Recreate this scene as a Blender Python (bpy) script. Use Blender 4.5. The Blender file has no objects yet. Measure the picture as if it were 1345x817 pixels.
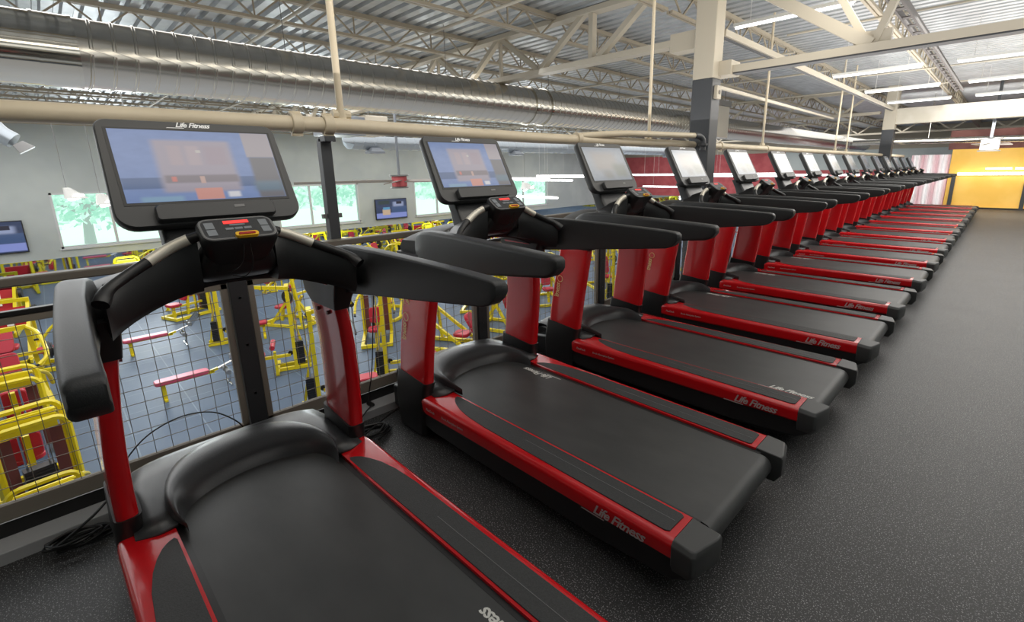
import bpy, math, random
from mathutils import Vector, Matrix
random.seed(7)
COL = bpy.context.scene.collection
SC = bpy.context.scene
R = math.radians

# ------------------------------------------------------------------ materials
MATS = {}
def mat(name, col, rough=0.5, metal=0.0, coat=0.0, emit=None, es=0.0, spec=0.5, trans=0.0):
    m = bpy.data.materials.new(name); m.use_nodes = True
    b = m.node_tree.nodes['Principled BSDF']
    b.inputs['Base Color'].default_value = (*col, 1)
    b.inputs['Roughness'].default_value = rough
    b.inputs['Metallic'].default_value = metal
    b.inputs['Coat Weight'].default_value = coat
    b.inputs['Coat Roughness'].default_value = 0.08
    b.inputs['Specular IOR Level'].default_value = spec
    b.inputs['Transmission Weight'].default_value = trans
    if emit:
        b.inputs['Emission Color'].default_value = (*emit, 1)
        b.inputs['Emission Strength'].default_value = es
    MATS[name] = m
    return m
def nodes(m): return m.node_tree.nodes, m.node_tree.links, m.node_tree.nodes['Principled BSDF']
def noise_var(m, scale=20, c0=(0, 0, 0), c1=(1, 1, 1), p0=0.4, p1=0.6, bump=0.0, detail=3, stretch=(1, 1, 1)):
    N, L, b = nodes(m)
    tc = N.new('ShaderNodeTexCoord'); mp = N.new('ShaderNodeMapping'); mp.inputs['Scale'].default_value = stretch
    nz = N.new('ShaderNodeTexNoise'); nz.inputs['Scale'].default_value = scale; nz.inputs['Detail'].default_value = detail
    cr = N.new('ShaderNodeValToRGB'); cr.color_ramp.elements[0].position = p0; cr.color_ramp.elements[1].position = p1
    cr.color_ramp.elements[0].color = (*c0, 1); cr.color_ramp.elements[1].color = (*c1, 1)
    L.new(tc.outputs['Object'], mp.inputs['Vector']); L.new(mp.outputs['Vector'], nz.inputs['Vector'])
    L.new(nz.outputs['Fac'], cr.inputs['Fac']); L.new(cr.outputs['Color'], b.inputs['Base Color'])
    if bump:
        bp = N.new('ShaderNodeBump'); bp.inputs['Strength'].default_value = bump; bp.inputs['Distance'].default_value = 0.01
        L.new(nz.outputs['Fac'], bp.inputs['Height']); L.new(bp.outputs['Normal'], b.inputs['Normal'])
    return m

M_red = mat('red_paint', (0.56, 0.006, 0.01), 0.24, 0.0, 0.6)
M_blk = mat('black_plastic', (0.013, 0.013, 0.0135), 0.4)
M_blk2 = mat('dark_grey_plastic', (0.035, 0.036, 0.038), 0.33)
noise_var(M_blk2, 300, (0.03, 0.031, 0.033), (0.042, 0.043, 0.045), 0.3, 0.7, 0.08)
M_bezel = mat('bezel_grey', (0.05, 0.051, 0.053), 0.42)
M_pad = mat('armrest_rubber', (0.017, 0.018, 0.018), 0.42)
noise_var(M_pad, 400, (0.022, 0.023, 0.0235), (0.029, 0.03, 0.0305), 0.3, 0.7, 0.1)
M_belt = mat('belt_rubber', (0.028, 0.029, 0.029), 0.48)
noise_var(M_belt, 5, (0.03, 0.031, 0.031), (0.044, 0.045, 0.044), 0.3, 0.75, 0.0, 6, (1, 2, 1))
M_foot = mat('foot_pad_rubber', (0.026, 0.027, 0.027), 0.6)
noise_var(M_foot, 260, (0.02, 0.021, 0.021), (0.036, 0.037, 0.037), 0.35, 0.7, 0.15)
M_cap = mat('end_cap_plastic', (0.05, 0.051, 0.05), 0.5)
M_silver = mat('silver_sensor', (0.72, 0.68, 0.58), 0.42, 0.5)
M_chrome = mat('chrome', (0.7, 0.7, 0.7), 0.15, 1.0)
M_print = mat('grey_print', (0.45, 0.36, 0.35), 0.5)
M_print2 = mat('pale_print', (0.62, 0.62, 0.58), 0.6)
M_white = mat('white_print', (0.85, 0.85, 0.85), 0.5, emit=(1, 1, 1), es=0.15)
M_gold = mat('gold_print', (0.85, 0.62, 0.28), 0.4)
M_btn = mat('grey_button', (0.22, 0.24, 0.26), 0.5)
M_rim = mat('grey_rim', (0.18, 0.18, 0.18), 0.35)
M_led = mat('red_display', (0.5, 0.02, 0.02), 0.3, emit=(1, 0.06, 0.05), es=0.9)
M_yclip = mat('yellow_clip', (0.9, 0.5, 0.02), 0.4)
M_rclip = mat('red_clip', (0.35, 0.01, 0.01), 0.4)
M_cord = mat('black_cord', (0.012, 0.012, 0.012), 0.4)
M_cream = mat('cream_paint', (0.7, 0.6, 0.44), 0.45)
noise_var(M_cream, 3, (0.66, 0.57, 0.42), (0.75, 0.65, 0.49), 0.3, 0.7)
M_beige = mat('beige_steel', (0.40, 0.35, 0.27), 0.55)
M_beige2 = mat('light_beige_steel', (0.55, 0.5, 0.41), 0.55)
M_post = mat('charcoal_steel', (0.035, 0.038, 0.042), 0.5)
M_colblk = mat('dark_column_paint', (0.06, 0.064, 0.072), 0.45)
M_frame = mat('taupe_steel', (0.24, 0.215, 0.18), 0.6)
M_rail = mat('rail_steel', (0.17, 0.155, 0.13), 0.5)
M_wire = mat('wire_steel', (0.23, 0.2, 0.16), 0.5, 0.4)
M_curb = mat('curb_grey', (0.4, 0.41, 0.42), 0.7)
M_yel = mat('yellow_frame', (0.82, 0.66, 0.01), 0.35, 0.0, 0.3)
M_rpad = mat('red_vinyl', (0.5, 0.02, 0.045), 0.45)
M_ppad = mat('faded_red_vinyl', (0.62, 0.1, 0.17), 0.35)
M_maroon = mat('maroon_shroud', (0.17, 0.05, 0.055), 0.5)
M_mblk = mat('machine_black', (0.02, 0.02, 0.024), 0.4)
M_mgry = mat('machine_grey', (0.2, 0.22, 0.25), 0.4)
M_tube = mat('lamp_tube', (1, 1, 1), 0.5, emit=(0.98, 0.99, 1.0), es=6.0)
M_hous = mat('lamp_housing', (0.7, 0.7, 0.68), 0.5)
M_blade = mat('fan_blade', (0.2, 0.17, 0.15), 0.4)
M_bark = mat('tree_bark', (0.12, 0.12, 0.1), 0.9, emit=(0.42, 0.53, 0.5), es=0.8)  # daylight put into bark, leaves and grass as emission
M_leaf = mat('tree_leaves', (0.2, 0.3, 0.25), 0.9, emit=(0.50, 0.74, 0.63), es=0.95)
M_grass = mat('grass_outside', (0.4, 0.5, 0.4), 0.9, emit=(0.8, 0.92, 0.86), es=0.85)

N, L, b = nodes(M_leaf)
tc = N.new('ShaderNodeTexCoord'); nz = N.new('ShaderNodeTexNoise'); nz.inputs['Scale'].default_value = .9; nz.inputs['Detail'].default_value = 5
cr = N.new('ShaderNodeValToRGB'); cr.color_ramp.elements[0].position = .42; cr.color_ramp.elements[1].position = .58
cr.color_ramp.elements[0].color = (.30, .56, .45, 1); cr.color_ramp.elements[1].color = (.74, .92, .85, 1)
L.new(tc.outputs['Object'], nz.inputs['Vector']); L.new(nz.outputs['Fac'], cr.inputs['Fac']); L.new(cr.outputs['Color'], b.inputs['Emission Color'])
# floor: black rubber with pale flecks
M_floor = mat('speckled_rubber', (0.012, 0.012, 0.012), 0.52)
N, L, b = nodes(M_floor)
tc = N.new('ShaderNodeTexCoord')
v1 = N.new('ShaderNodeTexNoise'); v1.inputs['Scale'].default_value = 200; v1.inputs['Detail'].default_value = 2.0
v2 = N.new('ShaderNodeTexNoise'); v2.inputs['Scale'].default_value = 2.2; v2.inputs['Detail'].default_value = 4.0
cr = N.new('ShaderNodeValToRGB'); cr.color_ramp.elements[0].position = 0.585; cr.color_ramp.elements[0].color = (0.017, 0.017, 0.0175, 1)
cr.color_ramp.elements[1].position = 0.665; cr.color_ramp.elements[1].color = (0.34, 0.34, 0.34, 1)
mx = N.new('ShaderNodeMix'); mx.data_type = 'RGBA'; mx.inputs['Factor'].default_value = 0.5
mr = N.new('ShaderNodeMapRange'); mr.inputs['From Min'].default_value = 0.3; mr.inputs['From Max'].default_value = 0.7
mr.inputs['To Min'].default_value = 0.0; mr.inputs['To Max'].default_value = 0.012
ad = N.new('ShaderNodeMix'); ad.data_type = 'RGBA'; ad.blend_type = 'ADD'; ad.inputs['Factor'].default_value = 1
L.new(tc.outputs['Object'], v1.inputs['Vector']); L.new(tc.outputs['Object'], v2.inputs['Vector'])
L.new(v1.outputs['Fac'], cr.inputs['Fac']); L.new(v2.outputs['Fac'], mr.inputs['Value'])
L.new(cr.outputs['Color'], ad.inputs['A']); L.new(mr.outputs['Result'], ad.inputs['B']); L.new(ad.outputs['Result'], b.inputs['Base Color'])

# blue-grey gym floor tiles
M_low = mat('blue_rubber_tiles', (0.07, 0.1, 0.15), 0.5)
N, L, b = nodes(M_low)
tc = N.new('ShaderNodeTexCoord'); br = N.new('ShaderNodeTexBrick')
br.inputs['Scale'].default_value = 1.0; br.inputs['Brick Width'].default_value = 1.1; br.inputs['Row Height'].default_value = 1.1
br.inputs['Mortar Size'].default_value = 0.012; br.offset = 0.0
br.inputs['Color1'].default_value = (0.062, 0.10, 0.165, 1); br.inputs['Color2'].default_value = (0.07, 0.11, 0.175, 1)
br.inputs['Mortar'].default_value = (0.14, 0.19, 0.25, 1)
L.new(tc.outputs['Object'], br.inputs['Vector']); L.new(br.outputs['Color'], b.inputs['Base Color'])

M_wallg = noise_var(mat('grey_wall', (0.5, 0.54, 0.53), 0.8), 0.6, (0.46, 0.5, 0.5), (0.53, 0.57, 0.56))
M_wallr = noise_var(mat('red_wall', (0.42, 0.06, 0.07), 0.8), 1.5, (0.46, 0.085, 0.095), (0.55, 0.12, 0.13))
M_wally = noise_var(mat('yellow_wall', (0.9, 0.5, 0.05), 0.7), 1.2, (0.80, 0.47, 0.08), (0.88, 0.54, 0.12))
M_maw = noise_var(mat('maroon_wall', (0.13, 0.05, 0.045), 0.8), 2, (0.11, 0.04, 0.035), (0.17, 0.07, 0.06))
M_mirror = mat('mirror', (0.62, 0.68, 0.72), 0.03, 1.0)
M_winfr = mat('window_frame', (0.6, 0.62, 0.63), 0.5)
M_deck = mat('galvanized_deck', (0.42, 0.44, 0.46), 0.38, 0.55)
noise_var(M_deck, 4, (0.38, 0.4, 0.42), (0.5, 0.52, 0.54), 0.3, 0.7)
M_curtain = mat('pink_curtain', (0.8, 0.7, 0.74), 0.8)
N, L, b = nodes(M_curtain)
tc = N.new('ShaderNodeTexCoord'); wv = N.new('ShaderNodeTexWave'); wv.wave_type = 'BANDS'; wv.bands_direction = 'X'
wv.inputs['Scale'].default_value = 0.9; wv.inputs['Distortion'].default_value = 1.0
cr = N.new('ShaderNodeValToRGB'); cr.color_ramp.elements[0].color = (0.72, 0.5, 0.55, 1); cr.color_ramp.elements[1].color = (0.9, 0.9, 0.93, 1)
L.new(tc.outputs['Object'], wv.inputs['Vector']); L.new(wv.outputs['Fac'], cr.inputs['Fac']); L.new(cr.outputs['Color'], b.inputs['Base Color'])

# spiral duct: galvanised metal with brushed look
M_duct = mat('galvanized_duct', (0.62, 0.6, 0.55), 0.22, 0.97)
N, L, b = nodes(M_duct)
tc = N.new('ShaderNodeTexCoord'); mp = N.new('ShaderNodeMapping'); mp.inputs['Scale'].default_value = (2, 2, 2)
nz = N.new('ShaderNodeTexNoise'); nz.inputs['Scale'].default_value = 1.0
mr = N.new('ShaderNodeMapRange'); mr.inputs['To Min'].default_value = 0.2; mr.inputs['To Max'].default_value = 0.28
L.new(tc.outputs['Object'], mp.inputs['Vector']); L.new(mp.outputs['Vector'], nz.inputs['Vector'])
L.new(nz.outputs['Fac'], mr.inputs['Value']); L.new(mr.outputs['Result'], b.inputs['Roughness'])

M_glass = mat('window_glass', (0.9, 1.0, 0.95), 0.02, trans=1.0)
M_glass.node_tree.nodes['Principled BSDF'].inputs['IOR'].default_value = 1.02

def screen_mat(name, base, boxes, es=0.5, coat=0.15):
    """flat picture of colour blocks in the face's own 0..1 coordinates; boxes = (u0,u1,v0,v1,colour,softness)"""
    m = mat(name, (0.02, 0.02, 0.02), 0.16, coat=coat, spec=.35)
    N, L, b = nodes(m)
    uv = N.new('ShaderNodeTexCoord'); sp = N.new('ShaderNodeSeparateXYZ'); L.new(uv.outputs['UV'], sp.inputs['Vector'])
    prev = None
    nz = N.new('ShaderNodeTexNoise'); nz.inputs['Scale'].default_value = 9; L.new(uv.outputs['UV'], nz.inputs['Vector'])
    base_n = N.new('ShaderNodeMix'); base_n.data_type = 'RGBA'
    base_n.inputs['A'].default_value = (*base, 1); base_n.inputs['B'].default_value = (*[min(1, c * 1.25 + .02) for c in base], 1)
    L.new(nz.outputs['Fac'], base_n.inputs['Factor']); prev = base_n.outputs['Result']
    for (u0, u1, v0, v1, c, s) in boxes:
        f = None
        for sock, lo, hi in (('X', u0, u1), ('Y', v0, v1)):
            for edge, sign in ((lo, 1), (hi, -1)):
                r_ = N.new('ShaderNodeMapRange'); r_.interpolation_type = 'SMOOTHSTEP'
                r_.inputs['From Min'].default_value = edge - s; r_.inputs['From Max'].default_value = edge + s
                r_.inputs['To Min'].default_value = 0 if sign > 0 else 1; r_.inputs['To Max'].default_value = 1 if sign > 0 else 0
                L.new(sp.outputs[sock], r_.inputs['Value'])
                if f is None: f = r_.outputs['Result']
                else:
                    mu = N.new('ShaderNodeMath'); mu.operation = 'MULTIPLY'
                    L.new(f, mu.inputs[0]); L.new(r_.outputs['Result'], mu.inputs[1]); f = mu.outputs[0]
        x = N.new('ShaderNodeMix'); x.data_type = 'RGBA'; L.new(f, x.inputs['Factor'])
        L.new(prev, x.inputs['A']); x.inputs['B'].default_value = (*c, 1); prev = x.outputs['Result']
    L.new(prev, b.inputs['Emission Color']); b.inputs['Emission Strength'].default_value = es
    return m
M_scr = screen_mat('display_picture', (0.16, 0.25, 0.50), [
    (0, 1, .18, .33, (0.08, 0.15, 0.33), .01),
    (.22, .70, .12, .86, (0.40, 0.36, 0.44), .03),
    (.30, .38, .50, .78, (0.46, 0.38, 0.43), .02), (.41, .49, .50, .78, (0.48, 0.40, 0.45), .02), (.52, .66, .50, .78, (0.40, 0.33, 0.40), .03),
    (.24, .70, .25, .36, (0.23, 0.20, 0.24), .02),
    (.28, .31, .27, .34, (0.65, 0.2, 0.18), .008), (.45, .48, .24, .34, (0.6, 0.4, 0.36), .005), (.47, .50, .68, .72, (0.6, 0.56, 0.55), .006),
    (.40, .57, .01, .17, (0.72, 0.33, 0.28), .008), (.60, .68, .03, .11, (0.8, 0.8, 0.85), .015),
    (.08, .32, 0, .07, (0.25, 0.42, 0.6), .02),
    (.80, 1, .62, 1, (0.42, 0.38, 0.42), .008), (.81, 1, 0, .62, (0.16, 0.16, 0.19), .02), (.80, 1, .1, .25, (0.14, 0.22, 0.3), .04)], 0.62)
M_scr2 = screen_mat('display_picture_pale', (0.28, 0.32, 0.38), [  # whitish reflection on the glass put in as pale picture blocks
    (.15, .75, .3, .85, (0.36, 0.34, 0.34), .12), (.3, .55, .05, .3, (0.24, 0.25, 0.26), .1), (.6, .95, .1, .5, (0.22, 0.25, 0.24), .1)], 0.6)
M_tv = screen_mat('television_picture', (0.02, 0.035, 0.09), [
    (0, 1, 0.04, .3, (0.22, 0.27, 0.6), .02), (.5, 1, .3, .62, (0.05, 0.09, 0.2), .02), (.2, .45, .2, .5, (0.55, 0.4, 0.28), .02),
    (.22, .44, .47, .6, (0.1, 0.3, 0.5), .02), (.55, .9, .62, .86, (0.28, 0.33, 0.5), .05), (.66, .84, .74, .88, (0.02, 0.02, 0.04), .01), (.08, .45, .75, .95, (0.03, 0.05, 0.05), .05)], 0.9)

# ------------------------------------------------------------------ geometry helpers
class MB:
    def __init__(s): s.v = []; s.f = []; s.m = []; s.mi = 0
    def add(s, vs, fs, M=None):
        o = len(s.v)
        for p in vs:
            p = Vector(p); s.v.append(tuple(M @ p) if M is not None else tuple(p))
        for q in fs: s.f.append(tuple(i + o for i in q)); s.m.append(s.mi)
        return s
    def box(s, x0, x1, y0, y1, z0, z1, M=None):
        v = [(x, y, z) for x in (x0, x1) for y in (y0, y1) for z in (z0, z1)]
        f = [(0, 1, 3, 2), (4, 6, 7, 5), (0, 4, 5, 1), (2, 3, 7, 6), (0, 2, 6, 4), (1, 5, 7, 3)]
        return s.add(v, f, M)
    def bar(s, a, b, w, h=None, up=(0, 0, 1)):
        """square bar from a to b"""
        h = h or w; a = Vector(a); b = Vector(b); d = (b - a).normalized(); u = Vector(up)
        if abs(d.dot(u)) > 0.98: u = Vector((1, 0, 0))
        r = d.cross(u).normalized(); u = r.cross(d).normalized()
        v = []
        for p in (a, b):
            for i, j in ((-1, -1), (1, -1), (1, 1), (-1, 1)): v.append(p + r * i * w / 2 + u * j * h / 2)
        return s.add(v, [(3, 2, 1, 0), (4, 5, 6, 7), (0, 1, 5, 4), (1, 2, 6, 5), (2, 3, 7, 6), (3, 0, 4, 7)])
    def loft(s, rings, caps=True, closed=True, M=None):
        n = len(rings[0]); v = [p for r in rings for p in r]; f = []
        for i in range(len(rings) - 1):
            for j in range(n if closed else n - 1):
                k = (j + 1) % n; f.append((i * n + j, i * n + k, (i + 1) * n + k, (i + 1) * n + j))
        if caps:
            f.append(tuple(range(n))[::-1]); f.append(tuple((len(rings) - 1) * n + j for j in range(n)))
        return s.add(v, f, M)
    def tube(s, pts, r, seg=10, caps=True):
        pts = [Vector(p) for p in pts]; rr = r if isinstance(r, (list, tuple)) else [r] * len(pts)
        t = (pts[1] - pts[0]).normalized(); u = t.orthogonal().normalized(); rings = []
        for i, p in enumerate(pts):
            if 0 < i < len(pts) - 1: d = (pts[i + 1] - pts[i - 1])
            elif i: d = pts[i] - pts[i - 1]
            else: d = pts[1] - pts[0]
            d.normalize(); u = (u - d * u.dot(d)).normalized(); w = d.cross(u)
            rings.append([p + (u * math.cos(2 * math.pi * k / seg) + w * math.sin(2 * math.pi * k / seg)) * rr[i] for k in range(seg)])
        return s.loft(rings, caps)
    def prism(s, poly, a0, a1, axis='y', M=None):
        """poly of 2D points extruded along an axis. axis y: poly=(x,z); z: (x,y); x: (y,z)"""
        def P(p, a): return {'y': (p[0], a, p[1]), 'z': (p[0], p[1], a), 'x': (a, p[0], p[1])}[axis]
        return s.loft([[P(p, a0) for p in poly], [P(p, a1) for p in poly]], True, True, M)
    def cyl(s, c, r, h, axis='z', seg=20):
        c = Vector(c); d = {'x': Vector((1, 0, 0)), 'y': Vector((0, 1, 0)), 'z': Vector((0, 0, 1))}[axis]
        return s.tube([c, c + d * h], r, seg)
    def build(s, name, m, parent=None, bevel=0, seg=2, ang=35, smooth=True):
        me = bpy.data.meshes.new(name); me.from_pydata(s.v, [], s.f)
        ms = m if isinstance(m, (list, tuple)) else [m]
        for x in ms: me.materials.append(x)
        if len(ms) > 1:
            for p, i in zip(me.polygons, s.m): p.material_index = i
        me.validate(); fix_normals(me)
        if smooth:
            me.polygons.foreach_set('use_smooth', [True] * len(me.polygons)); me.set_sharp_from_angle(angle=R(ang))
        o = bpy.data.objects.new(name, me); COL.objects.link(o)
        if parent: o.parent = parent
        if bevel:
            b = o.modifiers.new('bevel', 'BEVEL'); b.width = bevel; b.segments = seg; b.limit_method = 'ANGLE'; b.angle_limit = R(35)
            b.harden_normals = False
        return o
import bmesh
def fix_normals(me):
    bm = bmesh.new(); bm.from_mesh(me); bmesh.ops.recalc_face_normals(bm, faces=bm.faces); bm.to_mesh(me); bm.free()

def rrect(w, h, r, n=4, cx=0, cy=0, radii=None):
    """rounded rectangle outline, counter-clockwise; radii order: +x+y, -x+y, -x-y, +x-y"""
    rs = radii or [r] * 4; out = []
    for k, (sx, sy) in enumerate(((1, 1), (-1, 1), (-1, -1), (1, -1))):
        q = rs[k]; ox = cx + sx * (w / 2 - q); oy = cy + sy * (h / 2 - q)
        for i in range(n + 1):
            a = math.pi / 2 * (k + i / n); out.append((ox + q * math.cos(a), oy + q * math.sin(a)))
    return out
def smooth_path(pts, n=6):
    """Catmull-Rom"""
    P = [Vector(p) for p in pts]; P = [P[0] * 2 - P[1]] + P + [P[-1] * 2 - P[-2]]; out = []
    for i in range(1, len(P) - 2):
        for k in range(n):
            t = k / n; a, b, c, d = P[i - 1], P[i], P[i + 1], P[i + 2]
            out.append(0.5 * ((2 * b) + (c - a) * t + (2 * a - 5 * b + 4 * c - d) * t * t + (3 * b - a - 3 * c + d) * t ** 3))
    out.append(P[-2]); return out

def tag(o, label=None, cat=None, group=None, kind=None):
    if label: o['label'] = label
    if cat: o['category'] = cat
    if group: o['group'] = group
    if kind: o['kind'] = kind
    return o
def empty(name, loc=(0, 0, 0), rz=0):
    o = bpy.data.objects.new(name, None); COL.objects.link(o); o.location = loc; o.rotation_euler = (0, 0, rz)
    o.empty_display_size = 0.1; return o
def copy_tree(o, parent=None):
    c = o.copy(); COL.objects.link(c); c.parent = parent
    for ch in list(o.children): copy_tree(ch, c)
    return c
def struct(o): o['kind'] = 'structure'; return o

TXT = {}
def text_geo(s, size, shear=0.0, spacing=1.0):
    """outline letters as flat mesh: centred at origin in the XY plane"""
    key = (s, size, shear, spacing)
    if key in TXT: return TXT[key]
    cu = bpy.data.curves.new('txt', 'FONT'); cu.body = s; cu.size = size; cu.shear = shear; cu.space_character = spacing
    cu.align_x = 'CENTER'; cu.align_y = 'CENTER'; cu.extrude = 0; cu.resolution_u = 2; cu.offset = size * 0.022
    ob = bpy.data.objects.new('txt', cu); COL.objects.link(ob)
    dg = bpy.context.evaluated_depsgraph_get(); me = bpy.data.meshes.new_from_object(ob.evaluated_get(dg))
    g = ([tuple(v.co) for v in me.vertices], [tuple(p.vertices) for p in me.polygons])
    bpy.data.objects.remove(ob); bpy.data.curves.remove(cu); bpy.data.meshes.remove(me)
    TXT[key] = g; return g
def add_text(mb, s, size, M, shear=0.3, spacing=0.95, underline=False):
    v, f = text_geo(s, size, shear, spacing); mb.add(v, f, M)
    return mb
def frameM(o, x, y):
    """matrix from origin, x direction, y direction"""
    x = Vector(x).normalized(); y = Vector(y).normalized(); z = x.cross(y)
    m = Matrix((x, y, z)).transposed().to_4x4(); m.translation = Vector(o); return m

# ------------------------------------------------------------------ treadmill
def logo(mb, size, M):
    """the maker's lettering with its swoosh under the first word"""
    add_text(mb, 'Life Fitness', size, M, 0.4, 0.9)
    s = size
    mb.add([(-2.9 * s, -0.40 * s, 0), (-1.0 * s, -0.40 * s, 0), (-1.05 * s, -0.49 * s, 0), (-3.0 * s, -0.49 * s, 0)], [(3, 2, 1, 0)], M)

def make_treadmill():
    t = empty('treadmill')
    # ---- base
    m = MB(); m.prism([(0.02, 0.06), (0.02, 0.20), (0.3, 0.235), (1.9, 0.235), (1.94, 0.20), (1.94, 0.09), (1.8, 0.05), (0.2, 0.04)], -0.40, 0.40)
    m.build('base_frame', M_blk, t, 0.015)
    for sy in (-1, 1):
        for x in (0.14, 1.72):
            m = MB(); m.cyl((x, sy * 0.33, 0.0), 0.028, 0.06, seg=14); m.build('foot', M_blk, t, 0.004)
    for sy in (-1, 1):   # lower side shell under the red rail
        m = MB(); y0, y1 = sorted((sy * 0.39, sy * 0.436))
        m.prism([(0.36, 0.10), (0.40, 0.19), (1.93, 0.195), (2.005, 0.19), (1.995, 0.145), (1.93, 0.10), (1.6, 0.075), (0.5, 0.075)], y0, y1)
        m.build('side_shell', M_blk, t, 0.008)
    # ---- red side rails: section lofted along x
    for sy in (-1, 1):
        rings = []
        for x, yo, yi, zt, zb in ((0.395, 0.415, 0.385, 0.235, 0.215), (0.402, 0.44, 0.365, 0.258, 0.19), (0.42, 0.452, 0.345, 0.268, 0.175), (0.47, 0.457, 0.33, 0.272, 0.172),
                               (0.515, 0.458, 0.300, 0.272, 0.172), (0.75, 0.456, 0.298, 0.269, 0.176), (1.4, 0.453, 0.298, 0.268, 0.180), (1.926, 0.452, 0.298, 0.267, 0.186)):
            k = 0.026 if x > 0.41 else 0.01
            sec = [(yi, zb), (yi, zt)]
            for i in range(6):
                a = math.pi / 2 * (1 - i / 5); sec.append((yo - k * 1.0 + k * math.cos(a), zt - k + k * math.sin(a)))
            sec += [(yo - 0.004, zb + 0.012), (yo - 0.016, zb)]
            rings.append([(x, sy * y, z) for y, z in sec])
        m = MB(); m.loft(rings); m.build('side_rail', M_red, t)
        rail = t.children[-1]
        # ribbed foot pad set in the top of the rail
        m = MB()
        pts = [(0.568, 0.313), (0.578, 0.332), (0.60, 0.352), (0.64, 0.372), (0.70, 0.392), (0.79, 0.408), (0.92, 0.417), (1.885, 0.421), (1.90, 0.413), (1.902, 0.318), (1.892, 0.3095), (0.585, 0.307)]
        m.prism([(a, sy * c) for a, c in pts], 0.262, 0.2715, 'z'); m.build('foot_pad', M_foot, rail, 0.0012)
        m = MB(); yy = sy * 0.359
        m.prism([(1.15, yy - 0.0008), (1.89, yy - 0.0008), (1.89, yy + 0.0008), (1.15, yy + 0.0008)], 0.2713, 0.2722, 'z')
        m.build('pad_seam', M_rim, rail)
        # lettering on the outer face
        m = MB()
        if sy < 0: F = frameM((1.715, -0.4545, 0.219), (1, 0, 0), (0, 0, 1)); F2 = frameM((0.665, -0.4588, 0.222), (1, 0, 0.02), (0, 0, 1))
        else: F = frameM((1.715, 0.4545, 0.219), (-1, 0, 0), (0, 0, 1)); F2 = frameM((0.665, 0.4588, 0.222), (-1, 0, 0), (0, 0, 1))
        logo(m, 0.056, F); m.build('rail_lettering', M_print, rail, smooth=False)
        m = MB(); add_text(m, 'FlexDeck', 0.021, F2 @ Matrix.Translation((-0.145, 0, 0)), 0.1, 1.0); m.build('bold_lettering', M_print, rail, smooth=False)
        m = MB(); add_text(m, 'Shock Absorption System', 0.0185, F2 @ Matrix.Translation((0.05, 0, 0)), 0, 0.95)
        m.build('small_lettering', M_print, rail, smooth=False)
        # rear end cap
        m = MB()
        top = [(1.926, 0.298), (1.926, 0.440), (1.99, 0.442), (2.003, 0.436), (2.03, 0.33), (2.03, 0.30)]
        bot = [(1.926, 0.300), (1.926, 0.453), (2.00, 0.455), (2.012, 0.444), (2.038, 0.335), (2.036, 0.302)]
        m.loft([[(x, sy * y, 0.13) for x, y in [(1.926, 0.31), (1.926, 0.43), (1.98, 0.43), (1.99, 0.42), (2.01, 0.33), (2.01, 0.31)]],
                [(x, sy * y, 0.175) for x, y in bot], [(x, sy * y, 0.25 if i in (0, 1, 5) else 0.245) for i, (x, y) in enumerate(bot)],
                [(x, sy * y, 0.268 if i in (0, 1) else 0.262) for i, (x, y) in enumerate(top)]])
        m.build('end_cap', M_cap, t, 0.004)
        # black strip beside the belt
        m = MB(); a, c = sorted((sy * 0.279, sy * 0.2985)); m.box(0.42, 1.95, a, c, 0.2, 0.257); m.build('belt_guide', M_blk, t)
    # ---- belt
    prof = [(0.28, 0.256), (1.2, 0.256), (1.955, 0.256)]
    for i in range(1, 9):
        a = math.pi / 2 - math.pi * i / 8; prof.append((1.955 + 0.048 * math.cos(a), 0.208 + 0.048 * math.sin(a)))
    prof += [(1.5, 0.158), (1.5, 0.17), (0.28, 0.17)]
    m = MB(); m.prism(prof, -0.2815, 0.2815); belt = m.build('running_belt', M_belt, t)
    for nm, F in (('belt_lettering', frameM((0.66, 0.232, 0.2568), (-1, 0, 0), (0, -1, 0))), ('belt_lettering', frameM((1.83, -0.250, 0.2568), (1, 0, 0), (0, 1, 0)))):
        m = MB(); logo(m, 0.056, F); m.build(nm, M_print2, belt, smooth=False)
    # ---- motor cover plate
    rings = []
    for x, z, w in ((-0.055, 0.10, 0.30), (-0.07, 0.16, 0.325), (-0.06, 0.235, 0.34), (-0.025, 0.285, 0.35), (0.03, 0.303, 0.37), (0.15, 0.306, 0.39), (0.30, 0.303, 0.40), (0.42, 0.296, 0.405), (0.505, 0.286, 0.408)):
        rings.append([(x + (0.02 * (abs(k) / 7) ** 6 if x < 0.2 else -0.0), w * k / 7, z - 0.010 * (abs(k) / 7) ** 6 + 0.004 * (1 - (k / 7) ** 2)) for k in range(-7, 8)])
    # notch: rear edge runs back to the flaps beside the belt
    rings[-1] = [((0.523 if abs(k) == 5 or abs(k) == 6 else 0.497 if abs(k) == 7 else 0.30), y, z if abs(k) >= 5 else 0.262) for k, (x, y, z) in zip(range(-7, 8), rings[-1])]
    rings[-2] = [((0.42 if abs(k) >= 5 else 0.24), y, z) for k, (x, y, z) in zip(range(-7, 8), rings[-2])]
    rings[-3] = [((0.30 if abs(k) >= 5 else 0.18), y, z) for k, (x, y, z) in zip(range(-7, 8), rings[-3])]
    m = MB(); m.loft(rings, caps=False, closed=False); o = m.build('motor_cover', M_blk2, t, ang=60)
    sol = o.modifiers.new('solid', 'SOLIDIFY'); sol.thickness = 0.012; sol.offset = -1
    m = MB(); m.box(-0.055, 0.3, -0.33, 0.33, 0.07, 0.27); m.build('motor_housing', M_blk, t, 0.03)
    # raised hood curling round the front of the belt
    outer = [(0.56, 0.272), (0.48, 0.300), (0.37, 0.302), (0.24, 0.278), (0.13, 0.225), (0.065, 0.15), (0.04, 0.075), (0.035, 0.0)]
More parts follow.
